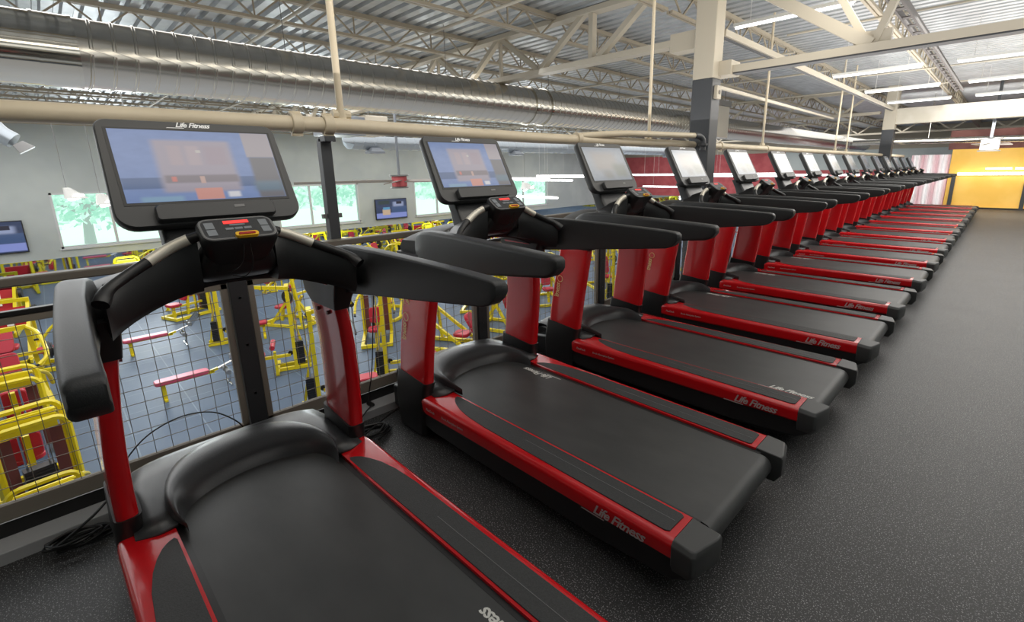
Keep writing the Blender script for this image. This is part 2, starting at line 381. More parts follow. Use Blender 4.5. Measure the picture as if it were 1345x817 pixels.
    inner = [(0.562, 0.270), (0.51, 0.272), (0.455, 0.262), (0.405, 0.236), (0.365, 0.19), (0.335, 0.13), (0.318, 0.065), (0.312, 0.0)]
    def full(l): return [(x, -y) for x, y in l] + [(x, y) for x, y in l[::-1][1:]]
    O, I = [smooth_path([(a, c, 0) for a, c in full(l)], 3) for l in (outer, inner)]
    prof = [(0.0, 0.296), (0.03, 0.312), (0.10, 0.326), (0.28, 0.336), (0.48, 0.336), (0.66, 0.327), (0.82, 0.309), (0.94, 0.286), (1.0, 0.256)]
    rings = []
    for k, (a, c) in enumerate(zip(O, I)):
        e = abs(k / (len(O) - 1) * 2 - 1); hs = 1 - 0.55 * max(0, (e - 0.72) / 0.28) ** 1.5
        rings.append([(a.x + (c.x - a.x) * s, a.y + (c.y - a.y) * s, 0.262 + (z - 0.262) * hs) for s, z in prof])
    m = MB(); m.loft(rings, caps=False, closed=False); m.build('hood', M_blk2, t, ang=70)
    # ---- uprights
    for sy in (-1, 1):
        m = MB(); rings = []
        for z, x0, x1, y0, y1 in ((0.02, 0.16, 0.42, 0.385, 0.448), (0.20, 0.155, 0.44, 0.38, 0.456), (0.30, 0.165, 0.462, 0.375, 0.452), (0.375, 0.178, 0.474, 0.372, 0.448)):
            rr = rrect(x1 - x0, y1 - y0, 0.026, 4, (x0 + x1) / 2, (y0 + y1) / 2)
            rings.append([(x, sy * y, z - (0.028 if z > 0.3 else 0) * (x - x0) / (x1 - x0)) for x, y in rr])
        m.loft(rings); m.build('upright_boot', M_blk, t, ang=50)
        m = MB(); rings = []
        for z, x0, x1, y0, y1 in ((0.33, 0.192, 0.466, 0.380, 0.443), (0.45, 0.205, 0.482, 0.379, 0.441), (0.60, 0.224, 0.500, 0.374, 0.435), (0.74, 0.244, 0.518, 0.365, 0.424), (0.86, 0.26, 0.53, 0.352, 0.409), (0.95, 0.268, 0.532, 0.339, 0.396), (1.04, 0.27, 0.53, 0.325, 0.38)):
            rr = rrect(x1 - x0, y1 - y0, 0.022, 4, (x0 + x1) / 2, (y0 + y1) / 2)
            rings.append([(x, sy * y, z) for x, y in rr])
        m.loft(rings); up = m.build('upright', M_red, t, ang=50)
        # script running up the outer face
        m = MB()
        for s_, z, sz, dy in (('Life', 0.785, 0.06, 0.4205), ('Fitness', 0.595, 0.06, 0.4365)):
            M = frameM((0.305 if z > .7 else 0.275, sy * dy, z), (-0.16 if sy < 0 else .16, -0.0 * sy, -1 if sy < 0 else 1), (1, 0, -0.16) if sy < 0 else (1, 0, -.16))
            if sy > 0: M = frameM((0.305 if z > .7 else 0.275, dy, z), (0.16, 0, 1), (-1, 0, 0.16))
            else: M = frameM((0.305 if z > .7 else 0.275, -dy, z), (0.16, 0, 1), (-1, 0, 0.16)) @ Matrix.Rotation(0, 4, 'Z')
            if sy > 0: M = M @ Matrix.Rotation(math.pi, 4, 'X')
            add_text(m, s_, sz, M, 0.35, 0.9)
        c = Vector((0.300, sy * 0.4325, 0.70)); n = 20
        ring = [[(c.x + r_ * math.cos(2 * math.pi * i / n), c.y + (r_ - .0225) * 0, c.z + r_ * math.sin(2 * math.pi * i / n)) for i in range(n)] for r_ in (0.026, 0.021)]
        m.loft(ring, caps=False)
        m.build('upright_lettering', M_gold, up, smooth=False)
        # bracket joining upright, arch and armrest
        m = MB(); rings = []
        for z, x0, x1, y0, y1 in ((0.925, 0.30, 0.545, 0.335, 0.402), (0.97, 0.25, 0.56, 0.33, 0.41), (1.06, 0.24, 0.60, 0.325, 0.43)):
            rings.append([(x, sy * y, z) for x, y in rrect(x1 - x0, y1 - y0, 0.015, 3, (x0 + x1) / 2, (y0 + y1) / 2)])
        m.loft(rings); br_ = m.build('arm_bracket', M_blk, t, ang=50)
        for xb, zb in ((0.46, 0.90), (0.36, 0.90)):
            m = MB(); m.tube([(xb, sy * 0.345, zb), (xb, sy * 0.334, zb)], 0.009, 8); m.build('bolt', M_maroon, up)
        # ---- armrest
        m = MB(); rings = []
        for x, zt, zb, yi, yo in ((0.392, 1.095, 1.05, 0.352, 0.392), (0.402, 1.118, 1.03, 0.350, 0.405), (0.425, 1.145, 1.012, 0.352, 0.417), (0.465, 1.170, 0.998, 0.358, 0.430), (0.52, 1.185, 0.992, 0.368, 0.439), (0.60, 1.191, 0.998, 0.380, 0.446), (0.8, 1.189, 1.018, 0.395, 0.455),
                                (1.05, 1.182, 1.044, 0.405, 0.465), (1.25, 1.175, 1.067, 0.411, 0.470), (1.375, 1.169, 1.081, 0.414, 0.471), (1.405, 1.167, 1.092, 0.414, 0.471), (1.424, 1.164, 1.108, 0.415, 0.470), (1.434, 1.154, 1.124, 0.418, 0.466)):
            w = yo - yi; h = zt - zb; r_ = min(0.017, h * 0.3, w * .4)
            rr = rrect(w, h, r_, 4, (yi + yo) / 2, (zt + zb) / 2, radii=[r_, r_ * 0.5, r_ * 0.35, r_ * 0.8])
            rings.append([(x, sy * y, z) for y, z in rr])
        m.loft(rings); m.build('armrest', M_pad, t, ang=55)
    # ---- console arch
    rings = []
    for k in range(-10, 11):
        y = 0.40 * k / 10; a = abs(y)
        zt = 1.178 - 0.05 * (a / 0.4) ** 2.2; zb = 1.108 - 0.115 * (a / 0.4) ** 2
        x1 = 0.57 - 0.03 * (a / .4); x0 = 0.16 + 0.08 * (a / .4)
        rings.append([(x, y, z) for x, z in ((x0, zt - 0.05), (x0 + 0.03, zt - 0.01), (x1 - 0.07, zt), (x1 - 0.01, zt - 0.018), (x1, zt - 0.04), (x1 - 0.01, zb + 0.02), (x1 - 0.03, zb), (x0 + 0.05, zb + 0.01))])
    m = MB(); m.loft(rings); m.build('console_arch', M_blk, t, ang=40)
    # monitor neck
    m = MB(); m.loft([[(x, y, z) for x, y in rrect(x1 - x0, w_, 0.02, 4, (x0 + x1) / 2, 0)] for z, x0, x1, w_ in ((1.12, 0.42, 0.56, 0.36), (1.17, 0.415, 0.53, 0.34), (1.25, 0.385, 0.475, 0.33), (1.33, 0.345, 0.43, 0.33))])
    m.build('monitor_neck', M_blk2, t, ang=50)
    # ---- monitor; local frame: X across, Y up the screen, Z out of the screen
    FM = frameM((0.3865, 0, 1.505), (0, 1, 0), (-0.4716, 0, 0.8818))
    def outline(w0, w1, vt, vb, rt, rb, n=6, e=0.0):
        p = []
        for cx, cy, r_, a0 in ((w0 - rt, vt - rt, rt, 0), (-w0 + rt, vt - rt, rt, 90), (-w1 + rb, vb + rb, rb, 180), (w1 - rb, vb + rb, rb, 270)):
            for i in range(n + 1):
                a = R(a0 + 90 * i / n); p.append((cx + (r_ + e) * math.cos(a), cy + (r_ + e) * math.sin(a)))
        return p
    def O3(e, z): return [(x, y, z) for x, y in outline(0.268, 0.277, 0.172, -0.217, 0.035, 0.055, e=e)]
    m = MB(); m.loft([O3(-0.03, -0.055), O3(-0.012, -0.05), O3(0, -0.03), O3(0, -0.004), O3(-0.004, 0.002)], M=FM)
    mon = m.build('monitor', M_bezel, t, ang=40)
    m = MB(); m.box(-0.247, 0.247, -0.142, 0.139, 0.0015, 0.0035, FM); m.build('screen_surround', M_blk, mon)
    me = bpy.data.meshes.new('screen'); me.from_pydata([tuple(FM @ Vector(p)) for p in ((-0.2385, -0.133, 0.0042), (0.2385, -0.133, 0.0042), (0.2385, 0.133, 0.0042), (-0.2385, 0.133, 0.0042))], [], [(0, 1, 2, 3)])
    ul = me.uv_layers.new(name='UVMap')
    for i, q in enumerate(((0, 0), (1, 0), (1, 1), (0, 1))): ul.data[i].uv = q
    me.materials.append(M_scr); sc = bpy.data.objects.new('screen', me); COL.objects.link(sc); sc.parent = mon
    m = MB(); logo(m, 0.026, FM @ Matrix.Translation((0.0, 0.1565, 0.003))); m.build('monitor_lettering', M_white, mon, smooth=False)
    # reading ledge
    m = MB(); m.loft([[(x, y, z) for x, y in outline(0.176 + e, 0.176 + e, -0.153 + e, -0.207 - e, 0.016, 0.010)] for z, e in ((-0.0, 0), (0.022, 0.002), (0.030, -0.002))], M=FM)
    led = m.build('ledge', M_bezel, mon, ang=40)
    m = MB(); m.box(0.046, 0.078, -0.178, -0.168, 0.029, 0.0315, FM); m.build('badge', M_rim, led)
    # ---- control console
    FC = frameM((0.678, 0, 1.307), (0, 1, 0), (-0.82, 0, 0.57))
    m = MB()
    def cr_(w, h, r_, z): return [(x, y, z) for x, y in rrect(w, h, r_, 5)]
    m.loft([[(x, y - 0.02, z) for x, y, z in cr_(0.15, 0.05, 0.02, -0.115)], [(x, y - .01, z) for x, y, z in cr_(0.19, 0.085, 0.03, -0.09)], cr_(0.215, 0.105, 0.03, -0.04), cr_(0.222, 0.112, 0.032, -0.012), cr_(0.216, 0.106, 0.03, -0.002)], M=FC)
    con = m.build('control_console', M_blk, t, ang=45)
    m = MB(); a = cr_(0.212, 0.102, 0.028, 0.0); b2 = cr_(0.198, 0.088, 0.022, 0.0015)
    m.loft([a, [(x, y, 0.002) for x, y, z in cr_(0.208, 0.098, .027, 0)], b2], caps=False, M=FC); m.build('console_rim', M_rim, con)
    m = MB(); m.loft([cr_(0.2, 0.09, 0.022, -0.001), cr_(0.2, 0.09, 0.022, 0.0008)], M=FC); m.build('key_panel', M_blk2, con)
    m = MB(); m.box(-0.036, 0.036, 0.022, 0.036, 0.0008, 0.0022, FC); m.build('display', M_led, con)
    for a_, b_, c_, d_ in [(-0.022, 0.022, 0.011, 0.018)] + [(k * 0.026 - 0.011, k * 0.026 + 0.011, -0.008, 0.002) for k in (-1, 0, 1)] + [(k * 0.077 - 0.0125, k * 0.077 + 0.0125, v0, v1) for k in (-1, 1) for v0, v1 in ((-0.03, -0.002), (0.002, 0.032))]:
        m = MB(); m.box(a_, b_, c_, d_, 0.0008, 0.002, FC); m.build('button', M_btn, con, smooth=False)
    m = MB(); m.loft([[(x, y, z) for x, y in rrect(0.066, 0.020, 0.008, 3, 0.012, -0.041)] for z in (0.0, 0.011)], M=FC); st = m.build('stop_button', M_yclip, con)
    m = MB(); m.loft([[(x, y, z) for x, y in rrect(0.048, 0.009, 0.004, 3, 0.012, -0.042)] for z in (0.008, 0.0135)], M=FC); m.build('stop_clip', M_rclip, st)
    m = MB(); m.tube(smooth_path([(0.71, 0.0, 1.27), (0.70, -0.01, 1.20), (0.66, -0.05, 1.165), (0.62, -0.10, 1.19), (0.63, -0.13, 1.235)], 5), 0.0018, 5); m.build('stop_cord', M_cord, con)
    m = MB(); m.tube(smooth_path([(0.71, 0.015, 1.27), (0.70, 0.02, 1.19), (0.68, 0.0, 1.15), (0.65, -0.03, 1.15)], 5), 0.0018, 5); m.build('stop_cord', M_cord, con)
    # body under the console
    m = MB(); m.loft([[(x, y, 1.13) for x, y in rrect(0.12, 0.20, 0.02, 3, 0.53, 0.0)], [(x, y, 1.16) for x, y in rrect(0.15, 0.25, 0.03, 3, 0.56, 0.0)], [(x, y, 1.22) for x, y in rrect(0.14, 0.21, 0.03, 3, 0.60, 0.0)], [(x, y, 1.27) for x, y in rrect(0.12, 0.16, 0.03, 3, 0.63, 0.0)]])
    m.build('console_body', M_blk, t, ang=50)
    # ---- curved hand grips with silver sensors
    for sy in (-1, 1):
        pth = smooth_path([(0.655, sy * 0.095, 1.292), (0.635, sy * 0.13, 1.280), (0.628, sy * 0.18, 1.258), (0.640, sy * 0.24, 1.226), (0.665, sy * 0.30, 1.195), (0.700, sy * 0.345, 1.170), (0.735, sy * 0.368, 1.140)], 4)
        m = MB(); m.tube(pth, [0.0155] * (len(pth) - 5) + [0.0165, 0.018, 0.020, 0.021, 0.020], 12); g = m.build('hand_grip', M_blk, t)
        m = MB(); m.tube(pth[4:13], 0.0172, 12); m.build('pulse_sensor', M_silver, g)
        m = MB(); m.tube(smooth_path([(0.44, sy * 0.13, 1.182), (0.45, sy * 0.2, 1.176), (0.47, sy * 0.28, 1.163), (0.49, sy * 0.34, 1.148)], 4), 0.006, 6); m.build('arch_trim', M_rim, t)
        m = MB(); rr = []
        for p in pth[2:-2:2]:
            ay = abs(p.y); zb = 1.108 - 0.115 * (ay / 0.4) ** 2 + 0.004
            rr.append([(0.44, p.y, zb), (p.x - 0.02, p.y, zb + .006), (p.x - 0.004, p.y, zb + .03), (p.x + 0.002, p.y, p.z - 0.018), (p.x - 0.006, p.y, p.z - 0.006), (p.x - 0.05, p.y, p.z - 0.02), (0.44, p.y, max(zb + .04, p.z - .075))])
        m.loft(rr); m.build('grip_fairing', M_blk, t, ang=50)
    return t

OFF = {0: (.065, -.004, .0155), 1: (-.057, .029, -.003), 2: (-.026, .007, -.0035), 3: (-.012, -.0215, .003), 4: (-.0125, -.015, -.016)}
NAMES = ['first', 'second', 'third', 'fourth', 'fifth', 'sixth', 'seventh', 'eighth', 'ninth', 'tenth', 'eleventh', 'twelfth', 'thirteenth', 'fourteenth', 'fifteenth']
proto = make_treadmill()
NT = 15
for i in range(NT):
    o = proto if i == 0 else copy_tree(proto)
    dx, dy, a = OFF.get(i, (0, 0, 0))
    o.location = (dx, i * 1.2772 + dy + a * 0.35, 0); o.rotation_euler = (0, 0, a)
    if i == 0: lb = 'nearest red and black treadmill, cut off by the bottom of the picture'
    elif i == NT - 1: lb = 'farthest red and black treadmill, last of the row beside the yellow wall'
    else: lb = 'red and black treadmill, %s in the row counting from the nearest' % NAMES[i]
    tag(o, lb, 'treadmill', 'treadmills lined up along the railing')
# worn belts do not all stop at the same place; screens farther along have pale reflections painted into their picture
def kids(o, n): return [c for c in o.children if c.name.split('.')[0] == n]
tms = [o for o in COL.objects if o.name.split('.')[0] == 'treadmill']
tms.sort(key=lambda o: o.location.y)
pale_me = None
for i, t in enumerate(tms):
    belt = kids(t, 'running_belt')[0]; lt = kids(belt, 'belt_lettering')
    front = [c for c in lt if c.data.vertices[0].co.x < 1.2][0]; rear = [c for c in lt if c is not front][0]
    if i == 0: front.location.x = 0.99; bpy.data.objects.remove(rear)
    elif i in (1, 3, 4, 7): bpy.data.objects.remove(rear)
    elif i in (2,): bpy.data.objects.remove(front)
    elif i % 2: bpy.data.objects.remove(rear)
    else: bpy.data.objects.remove(front)
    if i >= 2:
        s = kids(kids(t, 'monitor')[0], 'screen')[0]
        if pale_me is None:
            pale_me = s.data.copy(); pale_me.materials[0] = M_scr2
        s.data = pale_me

# ------------------------------------------------------------------ building shell
LZ = -3.4                      # lower gym floor
WX, EX = -22.0, 6.5            # far window wall, wall to the right (out of view)
Y0, Y1 = -9.0, 36.0
CZ = 3.6                       # underside of the roof deck
ZM = -1.43                     # top of the mirrors
m = MB(); m.box(-0.085, EX, -6, 21.0, -0.30, 0.0); struct(m.build('floor', M_floor, smooth=False))
m = MB(); m.box(WX - .2, EX, Y0, Y1, LZ - 0.1, LZ); struct(m.build('floor_lower', M_low, smooth=False))
m = MB(); m.box(-0.30, -0.20, -6, 21.0, -0.55, 0.05); m.box(-0.20, -0.085, -6, 21.0, -0.55, 0.052); struct(m.build('trim_1', M_curb, bevel=0.004))     # concrete curb
m = MB(); m.box(-0.235, -0.205, -6, 21.0, 0.045, 0.112); struct(m.build('trim_2', M_blk, smooth=False))                                            # black kick plate
m = MB(); m.box(-0.6, EX, -6, 21.0, -0.6, -0.55); struct(m.build('trim_3', M_frame, smooth=False))

# window wall with openings
wins = [(-0.25, 3.9), (7.35, 11.45), (14.85, 19.0), (22.3, 26.4)]
WZ0, WZ1 = -1.10, 0.93
m = MB(); w0, w1 = WX - 0.25, WX
m.box(w0, w1, Y0, Y1, WZ1, CZ + .1); m.box(w0, w1, Y0, Y1, LZ, WZ0)
e = [Y0] + [v for w in wins for v in w] + [Y1]
for k in range(0, len(e), 2): m.box(w0, w1, e[k], e[k + 1], WZ0, WZ1)
struct(m.build('wall_left', M_wallg, smooth=False))
m = MB(); m.box(WX, WX + 0.02, -6.0, 33.0, LZ + 0.08, ZM); tag(m.build('wall_mirror', M_mirror, smooth=False), 'long mirror covering the lower part of the far grey wall', 'mirror')
for k, (a, c) in enumerate(wins):
    w = empty('window_%d' % (k + 1), (WX, (a + c) / 2, (WZ0 + WZ1) / 2)); struct(w); h = (c - a) / 2; zz = (WZ1 - WZ0) / 2
    m = MB()
    for q in (-h, h - 0.07): m.box(-0.2, 0.01, q, q + 0.07, -zz, zz)
    for q in (-zz, zz - 0.07): m.box(-0.2, 0.01, -h, h, q, q + 0.07)
    m.box(-0.16, -0.06, -h * 0.22 - .04, -h * 0.22 + .04, -zz, zz)
    m.build('window_frame', M_winfr, w, smooth=False)
    m = MB(); m.box(-0.12, -0.11, -h, h, -zz, zz); m.build('window_pane', M_glass, w, smooth=False)
    m = MB(); m.box(-0.02, 0.06, -h - .05, h + .05, -zz - 0.05, -zz); m.build('window_sill', M_winfr, w, smooth=False)
# end wall of the gym: red with a grey area to the right
m = MB(); m.box(WX, EX, Y1, Y1 + .2, LZ, CZ + .1); struct(m.build('wall_far', M_wallr, smooth=False))
m = MB(); m.box(-8.6, 0.35, Y1 - .04, Y1, 1.15, 2.6); struct(m.build('trim_4', M_wallg, smooth=False))
m = MB(); m.box(WX + .02, -5, Y1 - .03, Y1, LZ + .08, -0.78); tag(m.build('wall_mirror', M_mirror, smooth=False), 'mirror under the red end wall of the gym', 'mirror')
m = MB(); m.box(WX, EX, Y1 - .06, Y1, 2.35, CZ); struct(m.build('trim_5', M_beige, smooth=False))
# end of the mezzanine: yellow wall
m = MB(); m.box(1.07, EX, 21.0, 21.2, 0, 1.9); struct(m.build('wall_back', M_wally, smooth=False))
m = MB(); m.box(0.95, EX, 21.02, 21.22, 1.9, 2.5); struct(m.build('trim_6', M_maw, smooth=False))
m = MB(); m.box(1.07, EX, 20.96, 21.0, 0, 0.05); struct(m.build('baseboard_back', M_blk, smooth=False))
m = MB(); m.box(1.07, EX, 20.955, 20.998, 0.05, 0.075); struct(m.build('trim_7', M_wally, smooth=False))
for k, x in enumerate((1.22, 2.93)):
    m = MB(); m.box(x - .05, x + .05, 20.9, 21.0, 0, 1.12 if k == 0 else .9); tag(m.build('partition_post', M_post, smooth=False), ['dark grey post in front of the yellow wall behind the last treadmill', 'dark grey post at the right edge of the yellow wall'][k], 'post')
cu = MB()
n = 60; cu.loft([[(0.02 + 1.03 * i / n, 21.05 + 0.03 * math.sin(i * 1.1), z) for i in range(n + 1)] for z in (0.0, 1.75)], caps=False, closed=False)
tag(cu.build('curtain', M_curtain), 'pale pink and white striped curtain left of the yellow wall', 'curtain')
m = MB(); m.box(EX, EX + .2, Y0, Y1, LZ, CZ); struct(m.build('wall_right', M_wallg, smooth=False))
m = MB(); m.box(WX, EX, Y0 - .2, Y0, LZ, CZ); struct(m.build('wall_front', M_wallg, smooth=False))
m = MB(); m.box(-0.3, EX, -6.2, -6, LZ, 0); struct(m.build('trim_8', M_frame, smooth=False))

# roof deck: ribs run across, away from the railing
m = MB(); y = Y0; prof = []; pitch = 0.2
while y < Y1 + .2:
    prof += [(y, CZ), (y + 0.11, CZ), (y + 0.13, CZ + 0.05), (y + 0.18, CZ + 0.05)]; y += pitch
m.loft([[(x, a, z) for a, z in prof] for x in (WX - .2, EX + .2)], caps=False, closed=False)
o = m.build('ceiling', M_deck, smooth=False); struct(o)
m = MB(); m.box(WX - .3, EX + .3, Y0 - .3, Y1 + .3, CZ + 0.08, CZ + 0.2); struct(m.build('ceiling_roof', M_wallg, smooth=False))

# open-web joists along the row direction
def joist(x, ya, yb):
    m = MB(); zt, zb = CZ - 0.03, CZ - 0.32
    for s in (-1, 1):
        m.box(x + s * 0.028 - 0.02, x + s * 0.028 + 0.02, ya, yb, zt - 0.025, zt + 0.03)
        m.box(x + s * 0.024 - 0.016, x + s * 0.024 + 0.016, ya, yb, zb, zb + 0.035)
    n = max(2, int((yb - ya) / 0.6)); st = (yb - ya) / n
    for i in range(n):
        a = ya + i * st; m.bar((x, a, zt), (x, a + st / 2, zb + .02), 0.02); m.bar((x, a + st / 2, zb + .02), (x, a + st, zt), 0.02)
        if i % 2: m.bar((x, a + st / 2, zb + .02), (x, a + st / 2, zt), 0.016)
    return m.build('roof_joist', M_beige, smooth=False)
for (ya, yb) in ((-6.7, 5.2), (5.3, 16.9), (17.1, 28.5), (28.7, 35.9)):
    for k in range(-3, 12):
        x = -2.48 - 1.75 * k
        if x > EX or x < WX: continue
        tag(joist(x, ya, yb), 'beige open web steel joist under the corrugated roof deck', 'joist', 'roof joists')
# girders across
def girder(y, xa, xb, zb, zt, nodes_, w=0.09, name_lbl=''):
    m = MB(); m.box(xa, xb, y - w, y + w, zb, zb + 0.075)
    g = m.build('bottom_chord', M_beige2, None, 0.004); mm = [g]
    m = MB(); m.box(xa, xb, y - w, y + w, zt - 0.07, zt); mm.append(m.build('top_chord', M_beige2, None, 0.004))
    for a, c, wd in nodes_:
        m = MB(); m.bar(a, c, wd, wd * .8); mm.append(m.build('web_member', M_beige2, smooth=False))
    e = empty('roof_truss', (xa, y, zb))
    for q in mm:
        q.parent = e; q.matrix_parent_inverse = Matrix.Translation((-xa, -y, -zb))
    return e
zt = CZ - 0.02
nd = []
for k in range(0, 11):
    x = -2.84 - 1.75 * k
    nd += [((x, 5.25, 2.93), (x - 0.87, 5.25, zt - .03), .085), ((x, 5.25, 2.93), (x + 0.87, 5.25, zt - .03), .085), ((x - .87, 5.25, zt - .03), (x - .87, 5.25, 2.95), .05)]
nd += [((-1.85, 5.25, zt - .03), (-1.85, 5.25, 2.93), .09), ((-1.75, 5.25, 2.93), (-0.9, 5.25, zt), .09)]
g = girder(5.25, WX, -0.28, 2.87, zt, nd); tag(g, 'large beige roof truss left of the near column above the gym', 'truss')
m = MB(); m.box(-0.62, -0.28, 5.15, 5.35, 2.80, 3.0); q = m.build('gusset_plate', M_beige2, g); q.matrix_parent_inverse = Matrix.Translation((-WX, -5.25, -2.87))
nd = [((1.38, 5.3, 2.56), (-0.02, 5.3, 3.5), .13), ((1.36, 5.3, 2.56), (0.80, 5.3, 3.5), .075), ((1.40, 5.3, 2.56), (1.70, 5.3, 3.5), .075), ((2.75, 5.3, 2.56), (1.75, 5.3, 3.5), .13), ((2.8, 5.3, 2.56), (3.6, 5.3, 3.5), .1), ((4.4, 5.3, 2.56), (3.7, 5.3, 3.5), .1), ((4.5, 5.3, 2.56), (5.6, 5.3, 3.5), .1)]
g = girder(5.3, -0.05, EX, 2.492, zt, nd, .08); tag(g, 'large beige roof truss right of the near column over the treadmills', 'truss')
for (a, b_, c, d, e_, f_) in ((-0.12, 0.12, 5.18, 5.42, 2.47, 2.62), (1.24, 1.53, 5.27, 5.33, 2.52, 2.68)):
    m = MB(); m.box(a, b_, c, d, e_, f_); q = m.build('gusset_plate', M_beige2, g); q.matrix_parent_inverse = Matrix.Translation((0.05, -5.3, -2.492))
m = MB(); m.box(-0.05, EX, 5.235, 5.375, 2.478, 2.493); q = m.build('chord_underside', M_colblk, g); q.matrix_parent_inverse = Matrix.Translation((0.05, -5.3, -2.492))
for y in (-6.8, 28.6):
    nd = []
    x = WX + .5
    while x < EX - 1.8: nd += [((x, y, zt), (x + .87, y, 2.93), .07), ((x + .87, y, 2.93), (x + 1.75, y, zt), .07)]; x += 1.75
    g = girder(y, WX, EX, 2.87, zt, nd); tag(g, 'beige roof truss crossing the far end of the gym' if y > 0 else 'beige roof truss behind the camera', 'truss')
nd = []; x = WX + .5
while x < -2.2: nd += [((x, 17, zt), (x + .87, 17, 2.93), .07), ((x + .87, 17, 2.93), (x + 1.75, 17, zt), .07)]; x += 1.75
g = girder(17.0, WX, -0.4, 2.87, zt, nd); tag(g, 'beige roof truss left of the far column above the gym', 'truss')
m = MB(); m.box(-0.2, EX, 16.85, 17.15, 2.56, 2.98); tag(m.build('steel_beam', noise_var(mat('far_beam', (0.62, 0.58, 0.5), .6), 2, (0.58, 0.54, 0.45), (0.66, 0.62, 0.54)), bevel=.01), 'deep pale beige beam crossing above the far treadmills', 'beam')

# columns on the railing line
def column(cx, cy, wx, wy, zsplit, lbl):
    e = empty('steel_column', (cx, cy, 0))
    m = MB(); m.box(-wx, wx, -wy, wy, -0.3, zsplit); m.build('lower_shaft', M_colblk, e, 0.008)
    m = MB(); m.box(-wx, wx, -wy, wy, zsplit, CZ); m.build('upper_shaft', M_beige2, e, 0.008)
    tag(e, lbl, 'column'); return e
c1 = column(-0.14, 5.16, 0.12, 0.11, 2.44, 'square column, charcoal below and beige above, rising between the treadmills and the railing')
m = MB(); m.box(0.12, 0.16, -0.06, 0.05, 2.22, 2.36); bx_ = m.build('junction_box', M_beige2, c1, .004)
m = MB(); m.tube([(0.16, -.005, 2.29), (0.168, -.005, 2.29)], 0.022, 12); m.build('socket', M_rail, bx_)
column(-0.14, 16.95, 0.14, 0.15, 2.42, 'distant square column, charcoal below and beige above, under the deep beam')

# mezzanine railing: posts, rails and wire panels
posts = [-2.9, -1.35, 0.195, 1.765, 3.277, 4.82, 6.36, 7.9, 9.44, 10.98, 12.52, 14.06, 15.6, 18.5, 20.0]
POSTW = 0.040
ORD = ['nearest', 'second', 'third', 'fourth', 'fifth', 'sixth', 'seventh', 'eighth', 'ninth', 'tenth', 'eleventh', 'twelfth']
vis = [p for p in posts if p > 0]
for k, y in enumerate(posts):
    m = MB(); m.box(-0.235, -0.18, y - POSTW, y + POSTW, 0.045, 1.08)
    o = m.build('railing_post', M_post, None, 0.003)
    m = MB()
    for z in (0.35, 0.62, 0.87):
        for s in (-1, 1): m.tube([(-0.18, y + s * 0.0, z), (-0.176, y, z)], 0.006, 6)
    m.build('bolt', M_rim, o)
    if y > 0: lb = '%s dark railing post seen from the left, between the wire panels' % ORD[min(vis.index(y), 11)] if vis.index(y) < 12 else 'dark railing post hidden at the far end of the row'
    else: lb = 'dark railing post left of the nearest treadmill, number %s' % ('one' if y < -2 else 'two')
    tag(o, lb, 'railing post', 'railing posts')
m = MB(); m.box(-0.24, -0.175, -6, 20.9, 1.066, 1.102); tag(m.build('handrail', M_rail, None, 0.006), 'brown grey steel top rail running the length of the mezzanine edge', 'handrail')
m = MB(); m.box(-0.225, -0.19, -6, 20.9, 0.952, 0.972); tag(m.build('middle_rail', M_blk, None, 0.003), 'thin black rail just below the top rail', 'rail')
def panel(ya, yb, k):
    e = empty('wire_panel', (-0.21, (ya + yb) / 2, 0.12)); h = (yb - ya) / 2
    m = MB()
    m.box(-0.015, 0.015, -h, h, 0.0, 0.07); m.box(-0.015, 0.015, -h, h, 0.80, 0.83)
    m.box(-0.015, 0.015, -h, -h + 0.03, 0, 0.83); m.box(-0.015, 0.015, h - 0.03, h, 0, 0.83)
    m.build('panel_frame', M_frame, e, 0.003)
    m = MB(); n = int(round(2 * h / 0.067)); r_ = 0.00125
    for i in range(1, n):
        y = -h + 2 * h * i / n; m.bar((0.0, y, 0.06), (0.0, y, 0.81), r_ * 2)
    z = 0.07
    while z < 0.81: m.bar((0.003, -h + .03, z), (0.003, h - .03, z), r_ * 2); z += 0.067
    m.build('wire_mesh', M_wire, e, smooth=False)
    return e
for k in range(len(posts) - 1):
    ya, yb = posts[k] + POSTW + 0.004, posts[k + 1] - POSTW - 0.004
    if k == 0: lb = 'wire mesh railing panel out of view to the left'
    elif k == 1: lb = 'wire mesh railing panel at the left edge in front of the yellow machines'
    elif k == 2: lb = 'wire mesh railing panel right of the nearest dark post, behind the first treadmill'
    else: lb = 'wire mesh railing panel %s along from the left edge' % ORD[k - 1] if k < 13 else 'wire mesh railing panel at the far end'
    tag(panel(ya, yb, k), lb, 'railing panel', 'wire mesh railing panels')
# support post of the cream pipe
e = empty('pipe_post', (-0.272, 0.745, 0.05)); m = MB(); m.box(-0.028, 0.028, -0.03, 0.03, 0, 1.61); m.box(0.0, 0.09, -0.03, 0.03, 1.59, 1.62); m.build('shaft', M_colblk, e, 0.003)
m = MB(); m.box(-0.012, 0.012, -0.055, 0.055, 1.17, 1.195); m.build('bracket', M_rim, e)
tag(e, 'slim dark post rising from the railing to the cream pipe behind the first treadmill', 'post')

